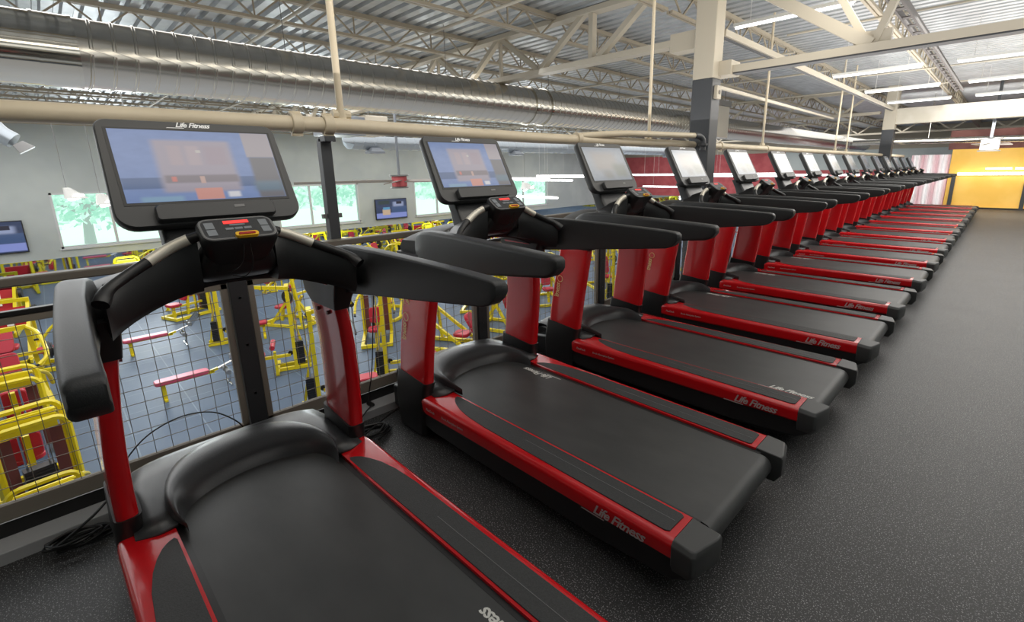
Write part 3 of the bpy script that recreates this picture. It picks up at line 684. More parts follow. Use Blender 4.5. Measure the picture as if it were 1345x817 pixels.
# ------------------------------------------------------------------ pipes
PX, PZ, PR = -0.2, 1.727, 0.040
e = empty('cream_pipe', (PX, 0, PZ))
m = MB(); m.tube([(0, -6, -.01), (0, -0.5, -.012), (0, .8, 0.0), (0, 2.4, -.012), (0, 5, 0), (0, 20.9, 0)], PR, 16); m.build('pipe', M_cream, e)
for y in (0.58, 0.745, 5.8, 7.45, 2.9):
    m = MB(); m.tube([(0, y - .028, 0), (0, y + .028, 0)], PR + 0.011, 16)
    if y in (.745, 5.8, .58): m.box(-.012, .012, y - .028, y + .028, -PR - .025, PR + .02)
    m.build('coupling', M_cream, e, 0.004)
tag(e, 'long cream painted pipe running above the railing behind the monitors', 'pipe')
def drop(y, lbl, r=0.019, x=PX - .02):
    e = empty('drop_pipe', (x, y, PZ)); m = MB(); m.tube([(0, 0, 0.04), (0, 0, CZ - PZ - .02)], r, 12); m.build('pipe', M_cream, e)
    m = MB(); m.tube([(0, 0, 0.02), (0, 0, 0.085)], r + .012, 12); m.tube([(.0, -.05, .06), (.0, .05, .06)], r + .006, 10); m.build('fitting', M_cream, e)
    tag(e, lbl, 'pipe')
drop(0.835, 'cream vertical pipe coming down to the long pipe just right of the first monitor')
drop(4.09, 'cream vertical pipe coming down left of the near column', .016)
drop(7.33, 'cream vertical pipe coming down right of the near column', .016)
drop(11.6, 'slim cream vertical pipe, left one of the two far pipes', .016)
drop(12.6, 'slim cream vertical pipe, right one of the two far pipes', .016)
e = empty('branch_pipe', (PX, 2.9, PZ)); m = MB()
m.tube(smooth_path([(0, 0, .02), (0.06, .6, .06), (0.1, 1.3, .075), (0.12, 2.0, .09)], 4), .03, 12); m.build('pipe', M_cream, e)
m = MB(); m.tube(smooth_path([(0.12, 1.92, .09), (0.13, 2.01, .085), (.15, 2.06, .05), (.155, 2.07, -.01), (.155, 2.07, -.07)], 4), .034, 12); m.cyl((.155, 2.07, -.02), .05, .025); m.build('elbow', M_colblk, e)
tag(e, 'cream branch pipe ending in a black elbow beside the near column', 'pipe')

# ------------------------------------------------------------------ ducts
def spiral(x, z, r, ya, yb, pitch, M=M_duct):
    m = MB(); rings = []; y = ya; seg = 40
    while y < yb:
        for dy, dr in ((0, 0), (pitch * .82, 0.0), (pitch * .86, .008), (pitch * .95, .008)):
            rings.append([(x + (r + dr) * math.cos(2 * math.pi * k / seg), y + dy + pitch * k / seg, z + (r + dr) * math.sin(2 * math.pi * k / seg)) for k in range(seg)])
        y += pitch
    m.loft(rings); return m
m = spiral(0, 0, 0.30, -0.18, 34, 0.16); e = empty('spiral_duct', (-3.8, 0, 2.58)); m.build('duct', M_duct, e, ang=25)
m = MB(); m.tube([(0, -8.8, 0), (0, -0.2, 0)], .305, 48); m.build('duct', mat('smooth_duct', (.66, .64, .58), .1, .98), e, ang=50)
for y in (-0.21, 0.03):
    m = MB(); m.tube([(0, y - .012, 0), (0, y + .012, 0)], .314, 40); m.build('collar', MATS['smooth_duct'], e, ang=50)
m = MB(); m.tube([(0, -0.21, 0), (0, 0.03, 0)], .309, 48); m.build('sleeve', MATS['smooth_duct'], e, ang=50)
for y in (5.9, 6.3):
    m = MB(); m.tube([(0, y - .02, 0), (0, y + .02, 0)], .325, 40); m.build('collar', MATS['smooth_duct'], e, ang=50)
y = -5.0
while y < 33: m = MB(); m.tube([(0, y, .28), (0, y, 1.0)], .004, 5); m.build('hanger', M_rim, e); y += 2.3
tag(e, 'large shiny galvanized spiral duct hanging along the gym under the roof', 'duct')
e = empty('air_plenum', (-3.2, 12.1, 2.56)); m = MB(); m.box(-.25, .25, -.5, .5, -.35, .42); m.build('box', mat('plenum_metal', (.66, .64, .58), .35, .6), e, .01)
m = MB(); m.box(-.28, .28, -.53, .53, .42, .55); m.build('lid', M_rim, e)
m = MB(); m.tube([(.2, .3, .5), (.2, .3, CZ - 2.56)], .01, 5); m.build('hanger', M_rim, e)
tag(e, 'square galvanized air plenum beside the near column on the big duct', 'duct box')
M_supply = mat('supply_metal', (.36, .4, .44), .4, .7)
# small supply duct farther out, with diffusers
def small_duct(y0, y1, x, z, r, lbl):
    e = empty('supply_duct', (x, y0, z)); m = spiral(0, 0, r, 0, y1 - y0, .35); m.build('duct', M_supply, e, ang=25)
    for y in [q + 1.0 for q in range(0, int(y1 - y0), 6)]:
        m = MB(); m.loft([[(0.1 + a, y + c, -r * .7) for a, c in rrect(.25, .25, .02, 2)], [(.16 + a, y + c, -r - .06) for a, c in rrect(.45, .45, .02, 2)], [(.16 + a, y + c, -r - .12) for a, c in rrect(.45, .45, .02, 2)]]); m.build('diffuser', M_mgry, e)
    m = MB()
    for y in (1, 6, 12, 18): m.tube([(0, y, r * .9), (0, y, CZ - z)], .005, 5)
    m.build('hanger', M_rim, e)
    tag(e, lbl, 'duct')
small_duct(6.0, 30, -11.6, 2.35, .2, 'smaller silver duct with square diffusers out over the gym floor')
e = empty('elbow_duct', (-9.9, -0.75, 2.0)); m = MB(); m.tube(smooth_path([(0, -.12, 1.59), (0, -.12, 1.0), (0, -.1, .5), (0, .0, .25), (.05, .16, .1)], 5), .14, 16); m.build('duct', M_supply, e)
m = MB(); m.loft([[(.06 + a, .2 + c * .5, .06 + c * .3) for a, c in rrect(.3, .26, .02, 2)], [(.1 + a, .3 + c * .5, -.06 + c * .3) for a, c in rrect(.45, .4, .02, 2)]]); m.build('diffuser', M_rim, e)
tag(e, 'short silver elbow duct hanging under the cream pipe at the left edge', 'duct')
e = empty('air_unit', (-9.0, 5.6, 2.55)); m = MB(); m.box(-.4, .4, -.3, .3, -.2, .25); m.build('cabinet', M_beige2, e, .02); m = MB(); m.box(-.5, .4, -1.2, -.3, -.22, .2); m.build('grille_box', M_mgry, e, .02)
m = MB(); m.tube([(0, 0, .2), (0, 0, CZ - 2.55)], .01, 5); m.build('hanger', M_rim, e)
tag(e, 'beige and grey air handling box under the big duct, above the second monitor', 'air unit')
e = empty('air_unit', (-9.5, .95, 2.2)); m = MB(); m.box(-.3, .3, -.35, .35, -.14, .16); m.build('cabinet', M_mgry, e, .02); m = MB(); m.tube([(0, .35, 0), (.05, .75, 0)], .17, 14); m.build('duct', M_hous, e); m = MB(); m.tube([(0, 0, .1), (0, 0, CZ - 2.2)], .01, 5); m.build('hanger', M_rim, e)
tag(e, 'small grey unit hanging under the big duct above the first monitor', 'air unit')
m = MB(); m.tube([(-1.5, 19.6, 2.2), (3.8, 20.0, 2.12)], .09, 14); m.tube([(.5, 19.75, 2.2), (.5, 19.75, CZ)], .008, 5); m.tube([(3, 19.94, 2.2), (3, 19.94, CZ)], .008, 5); tag(m.build('cross_duct', M_duct), 'slim silver duct crossing in front of the maroon wall', 'duct')

# secondary steel at the right
m = MB(); m.box(-0.16, -0.06, 5.4, 16.8, 2.93, 3.0); o = m.build('steel_channel', M_beige2); tag(o, 'beige channel joining the two columns above the treadmills', 'beam')
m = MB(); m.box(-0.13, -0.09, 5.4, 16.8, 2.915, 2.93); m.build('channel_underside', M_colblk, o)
m = MB()
for x in (1.42, 1.52): m.box(x - .012, x + .012, 1.5, 13.8, 2.96, 3.03)
y = 1.7
while y < 13.8: m.box(1.42, 1.52, y - .05, y + .05, 2.965, 2.975); y += .42
tag(m.build('cable_tray', mat('dark_tray', (.07, .055, .05), .5)), 'dark slotted cable tray under the roof at the right', 'cable tray')
m = MB(); m.bar((-0.15, 5.5, 2.40), (-1.0, 14.5, 2.65), .035); tag(m.build('brace_bar', M_beige2), 'thin beige bar running back from the near column', 'bar')
for k, (y, z) in enumerate(((4.3, 3.266), (7.4, 3.266), (9.0, 3.266), (12.1, 3.266), (14.6, 3.266))):
    m = MB(); m.tube([(-.05, y, z), (EX, y, z)], .014, 8); tag(m.build('sprinkler_pipe', M_beige2), 'thin beige pipe crossing under the roof at the right, %s from the camera' % ORD[k], 'pipe', 'thin pipes under the roof')
for k, (y) in enumerate((2.0, 3.6, 8.6, 10.8, 14.2)):
    m = MB(); m.tube([(WX, y, 3.262), (-.3, y, 3.262)], .018, 8); tag(m.build('bridging_pipe', M_beige2), 'thin beige pipe crossing the gym under the roof joists, %s from the camera' % ORD[k], 'pipe', 'thin pipes over the gym')

# ------------------------------------------------------------------ lamps
def strip(x0, x1, y, z, lbl, group, along='x', r=0.018, rod=True, es=M_tube):
    e = empty('strip_light', ((x0 + x1) / 2, y, z)); h = (x1 - x0) / 2
    m = MB(); m.box(-h, h, -.035, .035, .01, .05); m.build('housing', M_hous, e, smooth=False)
    m = MB(); m.tube([(-h + .02, 0, 0), (h - .02, 0, 0)], r, 8); m.build('lamp_tube', es, e)
    if rod:
        m = MB()
        for s in (-.7, .7): m.tube([(s * h, 0, .05), (s * h, 0, CZ - z)], .004, 5)
        m.build('hanger', M_hous, e)
    if along == 'y': e.rotation_euler = (0, 0, R(90))
    tag(e, lbl, 'strip light', group)
k = 0
for y in (9.8, 12.5, 15.2):
    for x0 in (0.0, 1.66, 3.4):
        strip(x0, x0 + 1.25, y, 2.98, 'tube light over the far treadmills, row %s, lamp %s from the left' % (ORD[[9.8, 12.5, 15.2].index(y)] if y > 9.8 else 'one', ['one', 'two', 'three'][[0.0, 1.66, 3.4].index(x0)]), 'tube lights over the treadmills')
strip(-0.35, 0.98, 6.3, 3.22, 'tube light hanging above the beige truss near the column', 'tube lights over the treadmills')
strip(-0.4, 0.9, 1.5, 3.2, 'tube light over the nearest treadmills above the picture', 'tube lights over the treadmills')
for k, (cx, cy, z, ln) in enumerate(((-11.0, 12.6, 1.15, 3.4), (-9.4, 13.6, 1.22, 3.0), (-14.5, 17.8, .95, 4.0), (-13.0, 24.0, 1.1, 4.5), (-10.0, 22.5, 1.12, 4.0), (-12.0, 27.5, .3, 5.0), (-7.0, 25.0, 1.1, 4.0), (-4.5, 27.0, 1.0, 4.0), (-9.0, 30.0, .9, 5.0), (-11.4, 13.4, .42, 3.6)  )):
    strip(cx - ln / 2, cx + ln / 2, cy, z, 'long bright strip light hanging low over the gym, %s in depth order' % ORD[k], 'strip lights hanging over the gym', r=.05)
for k, (x0, x1, z) in enumerate(((1.3, EX - .2, 1.12), (1.95, 2.55, 1.28), (2.62, EX - .5, 1.28))):  # glowing tubes stand in for bright reflections on the wall
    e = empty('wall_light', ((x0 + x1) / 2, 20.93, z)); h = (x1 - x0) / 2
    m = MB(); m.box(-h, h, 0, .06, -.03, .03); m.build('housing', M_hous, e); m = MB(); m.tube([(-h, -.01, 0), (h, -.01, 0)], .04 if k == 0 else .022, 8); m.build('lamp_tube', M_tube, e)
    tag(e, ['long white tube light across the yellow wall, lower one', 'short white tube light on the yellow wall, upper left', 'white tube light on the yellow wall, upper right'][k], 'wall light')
for k, (x, y, z, sz) in enumerate(((-15.4, 0.18, 1.02, .3), (-15.0, 0.80, .84, .36), (-12.5, 14.6, .75, .45))):
    e = empty('pendant_light', (x, y, z)); m = MB()
    m.loft([[(0 + sz * .25 * math.cos(t), -.1 + sz * .25 * math.sin(t), .18) for t in [2 * math.pi * i / 16 for i in range(16)]], [(.1 + sz * .7 * math.cos(t), .05 + sz * .8 * math.sin(t), -.1) for t in [2 * math.pi * i / 16 for i in range(16)]]], caps=False)
    m.build('shade', M_hous, e); m = MB(); m.tube([(.09, .04, -.06), (.1, .05, -.09)], sz * .6, 16); m.build('lamp', M_tube, e)
    m = MB(); m.tube([(0, -.1, .18), (0, -.1, CZ - z)], .008, 5); m.build('cord', M_rim, e)
    tag(e, ['pendant lamp on a long cord in front of the left window, left one', 'pendant lamp on a long cord in front of the left window, right one', 'small pendant lamp beyond the second monitor'][k], 'lamp')

# big ceiling fan
def fan(x, y, z, L_, ang, lbl, hub=.2):
    e = empty('ceiling_fan', (x, y, z)); m = MB(); m.cyl((0, 0, -.14), hub, .28, seg=20); m.build('hub', M_wallr if L_ > 1 else M_hous, e, .02)
    m = MB(); m.cyl((0, 0, .14), hub * 1.3, .04, seg=20); m.build('hub_plate', M_rim, e); m = MB(); m.cyl((0, 0, -.18), hub * 1.2, .03, seg=20); m.build('hub_plate', M_rim, e)
    m = MB(); m.tube([(0, 0, .18), (0, 0, CZ - z)], .035, 10); m.build('rod', M_mgry, e)
    for k in range(5 if L_ > 1 else 3):
        a = R(ang + (72 if L_ > 1 else 120) * k); m = MB(); d = Vector((math.cos(a), math.sin(a), 0)); s = Vector((-d.y, d.x, 0))
        m.loft([[d * q + s * w + Vector((0, 0, h)) for w, h in ((-.09, -.02), (.09, .03), (.09, .045), (-.09, 0))] for q in (hub * .8, L_)]); m.build('blade', M_blade, e)
    tag(e, lbl, 'ceiling fan')
fan(-9.3, 6.5, 1.22, 2.6, -108, 'large ceiling fan with a red hub and long blades above the gym')
fan(2.0, 18.3, 1.95, .45, 20, 'small round fan hanging in front of the maroon and yellow wall', .2)

# televisions on the window wall
for y, z, w, lb in ((-2.05, -0.53, 1.95, 'wall television at the left edge showing a blue picture'), (13.27, -0.54, 1.95, 'wall television between two windows seen right of the first monitor')):
    e = empty('television', (WX, y, z)); m = MB(); m.box(0.03, 0.11, -w / 2, w / 2, -.56, .56); m.build('casing', M_blk, e, .01)
    me = bpy.data.meshes.new('picture'); me.from_pydata([(.112, -w / 2 + .03, -.53), (.112, w / 2 - .03, -.53), (.112, w / 2 - .03, .53), (.112, -w / 2 + .03, .53)], [], [(0, 1, 2, 3)])
    ul = me.uv_layers.new(name='UVMap')
    for i, q in enumerate(((0, 0), (1, 0), (1, 1), (0, 1))): ul.data[i].uv = q
    me.materials.append(M_tv); o = bpy.data.objects.new('picture', me); COL.objects.link(o); o.parent = e
    m = MB(); m.box(0, .03, -.3, .3, -.2, .2); m.build('wall_mount', M_blk, e)
    tag(e, lb, 'television')

# ------------------------------------------------------------------ outside the windows
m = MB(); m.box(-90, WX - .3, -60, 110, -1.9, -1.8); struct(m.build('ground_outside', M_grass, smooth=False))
def tree(x, y, h, lbl, s=1.0):
    e = empty('tree', (x, y, -1.8)); m = MB(); rnd = random.Random(int(x * 7 + y * 13))
    m.tube(smooth_path([(0, 0, 0), (.1, .05, h * .25), (0, .1, h * .45), (.1, -.1, h * .75)], 4), [.3 * s - .018 * s * i for i in range(13)], 8)
    tips = []
    for k in range(9):
        a = k * 2.4; z0 = h * (.25 + .05 * k); q = Vector((math.cos(a) * 1.7 * s, math.sin(a) * 2.0 * s, z0 + h * .2)); tips.append(q)
        m.tube(smooth_path([(0, 0, z0), (q.x * .5, q.y * .5, z0 + h * .12), q], 3), [.12 * s, .1 * s, .09 * s, .07 * s, .05 * s, .04 * s, .03 * s], 6)
    m.build('trunk', M_bark, e)
    m = MB()
    for k in range(700):
        c = tips[k % 9] * rnd.uniform(.55, 1.25) + Vector((rnd.gauss(0, .8), rnd.gauss(0, .9), rnd.gauss(.3, .6))) * s; u = Vector((rnd.gauss(0, 1), rnd.gauss(0, 1), rnd.gauss(0, 1))).normalized() * .22 * s; w = u.orthogonal().normalized() * .16 * s
        m.add([c - u, c + w, c + u, c - w], [(0, 1, 2, 3)])
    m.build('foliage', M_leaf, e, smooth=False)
    tag(e, lbl, 'tree', 'trees outside the windows')
tree(-30, 0.9, 4.2, 'tree with bare lower branches outside the left window', .8)
tree(-40, 9.5, 5, 'leafy tree outside, right of the bare branched tree')
tree(-35, 15.5, 5, 'leafy tree outside the window right of the first monitor')
tree(-41, 24, 6, 'leafy tree outside the window left of the second monitor')
tree(-35, 30, 5, 'leafy tree outside behind the second monitor')
tree(-33, 40, 5, 'leafy tree outside the window right of the second monitor')
m = MB(); rnd = random.Random(3)
for k in range(5000):
    c = Vector((-48 + rnd.uniform(-3, 3), rnd.uniform(-30, 100), rnd.uniform(-1.8, 2.2) + rnd.gauss(0, .6))); u = Vector((rnd.gauss(0, .3), rnd.gauss(0, 1), rnd.gauss(0, 1))).normalized() * .7; w = u.cross(Vector((1, 0, 0))).normalized() * .5
    m.add([c - u, c + w, c + u, c - w], [(0, 1, 2, 3)])
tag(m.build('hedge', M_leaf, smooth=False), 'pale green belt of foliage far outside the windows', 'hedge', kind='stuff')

# ------------------------------------------------------------------ cables by the treadmills
def cable(name, pts, r, lbl, group=None):
    m = MB(); m.tube(smooth_path(pts, 5), r, 6); o = m.build(name, M_cord); tag(o, lbl, 'cable', group); return o
def coil(cx, cy, n, rx, ry, seed, lbl, extra):
    rnd = random.Random(seed); pts = []
    for i in range(n * 8):
        a = i * 2 * math.pi / 8; k = 1 + .25 * math.sin(i * .7)
        pts.append((cx + rx * k * math.cos(a) + rnd.uniform(-.012, .012), cy + ry * k * math.sin(a) + rnd.uniform(-.01, .01), 0.008 + .045 * (i / (n * 8)) + rnd.uniform(0, .012)))
    return cable('power_cable', pts + extra, .0055, lbl)
coil(-0.005, -0.545, 6, .04, .085, 1, 'tangle of black power cable on the floor left of the nearest treadmill', [(-.02, -.5, .10), (-.10, -.42, .12), (-.12, -.36, .07), (.02, -.3, .1)])
coil(0.12, 0.665, 6, .05, .10, 2, 'tangle of black power cable on the floor between the first two treadmills', [(.05, .8, .05), (0, .9, .04)])
e = empty('power_plug', (-.14, .80, .062)); m = MB(); m.loft([[(c, a * 1.0, b_) for a, b_ in rrect(.03, .02, .006, 2)] for c in (-.03, 0.0, .02)]); m.build('plug_body', M_cord, e, .002)
m = MB(); m.tube(smooth_path([(.02, 0, 0), (.06, -.06, -.0), (.10, -.12, -.03), (.16, -.1, -.055)], 4), .004, 6); m.build('lead', M_cord, e)
m = MB(); m.tube(smooth_path([(-.03, 0, 0), (-.05, .02, .06), (-.045, .05, .2), (-.05, .09, .5), (-.05, .12, .75)], 4), .0035, 6); m.build('lead', M_cord, e)
tag(e, 'black plug lying on the grey curb between the first two treadmills', 'plug')
cable('looped_cable', [(-.15, -.375, .06), (-.15, -.37, .2), (-.15, -.32, .275), (-.15, -.24, .33), (-.15, -.13, .357), (-.15, -.02, .335), (-.15, .06, .27), (-.15, .11, .19), (-.15, .13, .06)], .0035, 'thin black cable arching in front of the wire panel behind the nearest treadmill')

# ------------------------------------------------------------------ gym machines on the lower floor
def loopframe(m, w, h, r, y, z0=0.0, x=0.0):
    """rounded upright loop of square tube in the XZ plane"""
    pts = [(-w / 2, y, z0)]
    for cx, a0 in ((-w / 2 + r, 180), (w / 2 - r, 90)):
        for i in range(5):
            a = R(a0 - 90 * i / 4); pts.append((x + cx + r * math.cos(a), y, h - r + r * math.sin(a)))
    pts.append((w / 2, y, z0)); m.tube(pts, .045, 6)
def stack(m, x, y, z0, w, d, h, n=10):
    for i in range(n): m.box(x - w / 2, x + w / 2, y - d / 2, y + d / 2, z0 + i * h / n, z0 + (i + .85) * h / n)
def pad(m, c, sx, sy, sz, tilt=0):
    M = Matrix.Translation(c) @ Matrix.Rotation(R(tilt), 4, 'X')
    rr = [[(x, y, z) for x, y in rrect(sx - e, sy - e, min(sx, sy) * .25, 3)] for z, e in ((-sz / 2, .03), (-sz / 2 + .02, 0), (sz / 2 - .02, 0), (sz / 2, .03))]
    m.loft(rr, M=M)
def make_weight_machine():
    e = empty('weight_machine')
    m = MB(); loopframe(m, .78, 1.62, .16, .42); loopframe(m, .78, 1.45, .14, .70)
    for s in (-1, 1): m.bar((s * .39, -.75, .06), (s * .39, .80, .06), .09); m.bar((s * .39, .42, 1.30), (s * .39, .70, 1.30), .07)
    m.bar((-.39, -.7, .06), (.39, -.7, .06), .09); m.bar((0, -.55, .06), (0, -.55, .45), .08); m.bar((0, -.1, .06), (0, .0, 1.05), .08); m.bar((0, -.6, .42), (0, .42, .42), .07)
    m.tube(smooth_path([(-.55, -.35, .95), (-.5, -.1, 1.25), (-.3, .3, 1.45), (.3, .3, 1.45), (.5, -.1, 1.25), (.55, -.35, .95)], 3), .035, 7)
    m.box(-.3, .3, .55, .60, 1.28, 1.55)
    m.build('frame', M_yel, e)
    m = MB(); stack(m, 0, .56, .12, .34, .18, .62, 12); m.build('weight_stack', M_mblk, e, smooth=False)
    m = MB()
    for s in (-1, 1): m.tube([(s * .12, .56, .1), (s * .12, .56, 1.5)], .014, 6)
    m.build('guide_rods', M_chrome, e)
    m = MB()
    for s in (-1, 1): m.box(s * .27 - .07, s * .27 + .07, .50, .53, .1, 1.25)
    m.build('shroud', M_maroon, e)
    m = MB(); pad(m, (0, -.52, .50), .42, .40, .09); m.build('seat', M_rpad, e)
    m = MB(); pad(m, (0, -.16, .82), .36, .46, .09, 84); m.build('back_pad', M_rpad, e)
    m = MB()
    for s in (-1, 1): m.tube([(s * .55, -.35, .95), (s * .53, -.52, .93)], .028, 8)
    m.build('handle', M_mblk, e)
    return e
def make_cable_tower():
    e = empty('cable_tower')
    m = MB()
    for s in (-1, 1): m.bar((s * .16, 0, 0), (s * .16, 0, 2.15), .075); m.bar((s * .16, -.45, .05), (s * .16, .35, .05), .08)
    m.bar((-.20, 0, 2.13), (.20, 0, 2.13), .09); m.bar((0, 0, 2.1), (0, -.85, 2.22), .08); m.bar((-.45, -.42, .05), (.45, -.42, .05), .08); m.bar((-.16, 0, 1.2), (.16, 0, 1.2), .06)
    m.bar((0, -.1, .35), (0, -1.15, .35), .07); m.bar((0, -1.1, 0), (0, -1.1, .42), .07); m.bar((.45, -.42, .05), (.45, -.42, .65), .06)
    m.bar((-.3, -1.1, .04), (.3, -1.1, .04), .07); m.bar((0, .3, .05), (0, 0, 1.6), .05)
    m.build('frame', M_yel, e, smooth=False)
    m = MB(); stack(m, 0, .12, .12, .28, .2, .6, 12); m.build('weight_stack', M_mblk, e, smooth=False)
    m = MB()
    for s in (-1, 1): m.tube([(s * .09, .12, .1), (s * .09, .12, 2.08)], .012, 6)
    m.build('guide_rods', M_chrome, e)
    m = MB(); m.tube([(0, -.83, 2.14), (0, -.83, 1.72)], .006, 5); m.tube(smooth_path([(-.5, -.83, 1.64), (-.35, -.83, 1.71), (.35, -.83, 1.71), (.5, -.83, 1.64)], 4), .018, 7); m.build('pull_bar', M_mblk, e)
    m = MB()
    for p in ((0, -.83, 2.16), (0, .02, 2.06), (0, -.1, .40)): m.tube([(p[0] - .02, p[1], p[2]), (p[0] + .02, p[1], p[2])], .06, 14)
    m.build('pulley', M_mblk, e)
    m = MB(); pad(m, (0, -.95, .45), .34, .55, .08); m.build('seat', M_rpad, e)
    m = MB(); m.tube([(-.28, -.48, .68), (.28, -.48, .68)], .06, 12); m.build('knee_roller', M_rpad, e)
    return e
def make_plate_machine():
    e = empty('plate_machine')
    m = MB()
    for s in (-1, 1):
        m.bar((s * .5, -.9, .05), (s * .5, .8, .05), .085); m.bar((s * .5, .75, .05), (s * .42, .45, 1.75), .08); m.bar((s * .5, -.5, .05), (s * .35, .1, .85), .07)
        m.tube(smooth_path([(s * .42, .45, 1.72), (s * .55, .0, 1.62), (s * .58, -.45, 1.25), (s * .42, -.6, 1.1)], 4), .04, 7); m.bar((s * .42, .45, 1.1), (s * .75, .45, 1.1), .05)
    m.bar((-.5, .75, .05), (.5, .75, .05), .085); m.bar((-.42, .45, 1.72), (.42, .45, 1.72), .09); m.bar((-.5, -.85, .05), (.5, -.85, .05), .085); m.bar((0, -.5, .05), (0, -.4, .5), .08); m.bar((0, .75, .1), (0, -.05, 1.1), .08); m.bar((-.45, .5, 1.1), (.45, .5, 1.1), .07)
    m.build('frame', M_yel, e)
    for s in (-1, 1):
        m = MB(); m.tube([(s * .66, .45, 1.1), (s * .70, .45, 1.1)], .2, 18); m.tube([(s * .71, .45, 1.1), (s * .74, .45, 1.1)], .16, 18); m.build('weight_plate', M_mblk, e)
        m = MB(); m.tube([(s * .42, -.6, 1.1), (s * .25, -.62, 1.08)], .028, 8); m.build('handle', M_mblk, e)
    m = MB(); pad(m, (0, -.42, .55), .4, .4, .09); m.build('seat', M_rpad, e)
    m = MB(); pad(m, (0, -.08, .98), .36, .7, .09, 72); m.build('back_pad', M_rpad, e)
    return e
def make_leg_press():
    e = empty('leg_press')
    m = MB()
    for s in (-1, 1):
        m.bar((s * .42, -1.1, .06), (s * .42, .9, .06), .1); m.bar((s * .42, .85, .06), (s * .42, .75, 1.5), .09); m.bar((s * .42, -.9, .1), (s * .42, .75, 1.35), .08); m.bar((s * .42, .2, .06), (s * .42, .3, 1.0), .07)
    m.bar((-.42, .75, 1.45), (.42, .75, 1.45), .1); m.bar((-.42, -1.05, .06), (.42, -1.05, .06), .1); m.bar((-.42, .3, 1.0), (.42, .3, 1.0), .08)
    m.build('frame', M_yel, e, smooth=False)
    m = MB(); m.box(-.36, .36, .40, .45, .75, 1.38, Matrix.Rotation(R(-12), 4, 'X')); pl = m.build('foot_plate', mat('red_panel', (.55, .02, .03), .4), e)
    m = MB(); m.box(-.07, .07, .385, .40, .86, 1.26, Matrix.Rotation(R(-12), 4, 'X')); m.build('white_emblem', M_white, pl)
    m = MB(); pad(m, (0, -.62, .42), .45, .45, .1); m.build('seat', M_rpad, e)
    m = MB(); pad(m, (0, -.95, .72), .42, .7, .1, 60); m.build('back_pad', M_rpad, e)
    m = MB()
    for s in (-1, 1): m.tube([(s * .5, .6, 1.1), (s * .58, .6, 1.1)], .19, 18)
    m.build('weight_plates', M_mblk, e)
    return e
def make_bench():
    e = empty('weight_bench')
    m = MB(); pad(m, (0, .48, .44), .26, 1.02, .09); m.build('bench_pad', M_ppad, e)
    m = MB(); m.bar((0, .12, 0), (0, .12, .40), .075); m.box(-.12, .12, .09, .15, 0, .05); m.build('leg', M_yel, e, .005)
    m = MB(); m.bar((0, .05, .385), (0, 1.1, .385), .06); m.bar((0, 1.02, .40), (0, 1.18, .44), .06); m.build('spine', M_yel, e, .005)
    m = MB(); m.tube([(0, 1.15, .43), (0, 1.55, .56)], .025, 8); m.tube([(-.2, 1.32, .35), (.2, 1.32, .35)], .02, 8); m.tube([(0, 1.3, .48), (0, 1.42, .22)], .02, 8); m.bar((0, 1.5, .55), (0, 1.78, .86), .07, .16); m.tube([(0, 1.36, 0.02), (0, 1.42, .30)], .025, 8); m.tube([(-.25, 1.36, .02), (.25, 1.36, .02)], .025, 8)
    m.build('adjusting_arm', M_chrome, e)
    m = MB()
    for s in (-1, 1): m.tube([(s * .06, 1.34, .34), (s * .22, 1.34, .34)], .055, 12); m.tube([(s * .06, 1.52, .62), (s * .2, 1.52, .62)], .05, 12)
    m.build('foot_roller', M_mgry, e)
    return e
KIND = {'W': (make_weight_machine, 'weight machine', 'yellow weight machine'), 'C': (make_cable_tower, 'cable machine', 'yellow cable machine'),
        'P': (make_plate_machine, 'weight machine', 'yellow plate loaded machine'), 'L': (make_leg_press, 'leg press', 'yellow leg press'), 'B': (make_bench, 'bench', 'red flat bench')}
PROTO = {}
def place(kd, x, y, rz, where, group=None, s=1.0):
    if kd not in PROTO: PROTO[kd] = KIND[kd][0](); o = PROTO[kd]
    else: o = copy_tree(PROTO[kd])
    o.location = (x, y, LZ); o.rotation_euler = (0, 0, R(rz)); o.scale = (s, s, s)
    tag(o, KIND[kd][2] + ' ' + where, KIND[kd][1], group); return o
place('W', -7.6, -1.25, -80, 'tallest near the left edge, just beyond the lowest one')
place('W', -9.9, -1.45, -88, 'second from the railing at the left edge')
place('W', -5.55, -1.05, -84, 'directly below the railing at the lower left corner', None, .82)
place('P', -11.8, -1.55, 95, 'third from the railing at the left edge')
place('W', -14.6, -0.55, -15, 'left of the armrest of the first treadmill, seen from its side')
place('L', -16.6, -1.75, 85, 'with white emblem behind the black middle rail at the left edge')
place('L', -20.0, -2.1, 85, 'just in front of the mirror below the left television')
place('B', -10.1, 0.60, 0, 'under the first treadmill console, nearer of the two', 'benches seen below the first treadmill console')
place('B', -14.15, 0.45, 0, 'under the first treadmill console, farther of the two', 'benches seen below the first treadmill console')
place('C', -13.4, 2.6, 165, 'behind the farther bench')
place('W', -17.6, 2.6, 20, 'half hidden under the first treadmill console arch')
place('C', -9.9, 3.45, -20, 'right of the thick dark post below the first console')
place('C', -7.3, 3.0, 160, 'left of the first treadmill red upright, close below the railing')
place('C', -7.6, 4.75, 150, 'between the red uprights of the first and second treadmills')
place('W', -10.2, 5.9, 60, 'with pink red seat between the first two treadmills')
place('P', -12.2, 7.6, 30, 'farther back between the first two treadmills')
place('P', -13.8, 4.8, -60, 'behind the cable machines right of the dark post')
place('L', -8.3, 6.9, 120, 'behind the second treadmill near upright')
place('W', -10.6, 10.0, 40, 'seen left of the second treadmill far upright')
place('P', -8.2, 9.2, 110, 'low yellow base beside the second railing post')
place('P', -9.4, 12.4, 60, 'seen between the second and third treadmills')
place('C', -7.4, 14.0, 130, 'seen just left of the third treadmill near upright')
place('P', -9.0, 15.6, 60, 'seen just right of the third treadmill near upright')
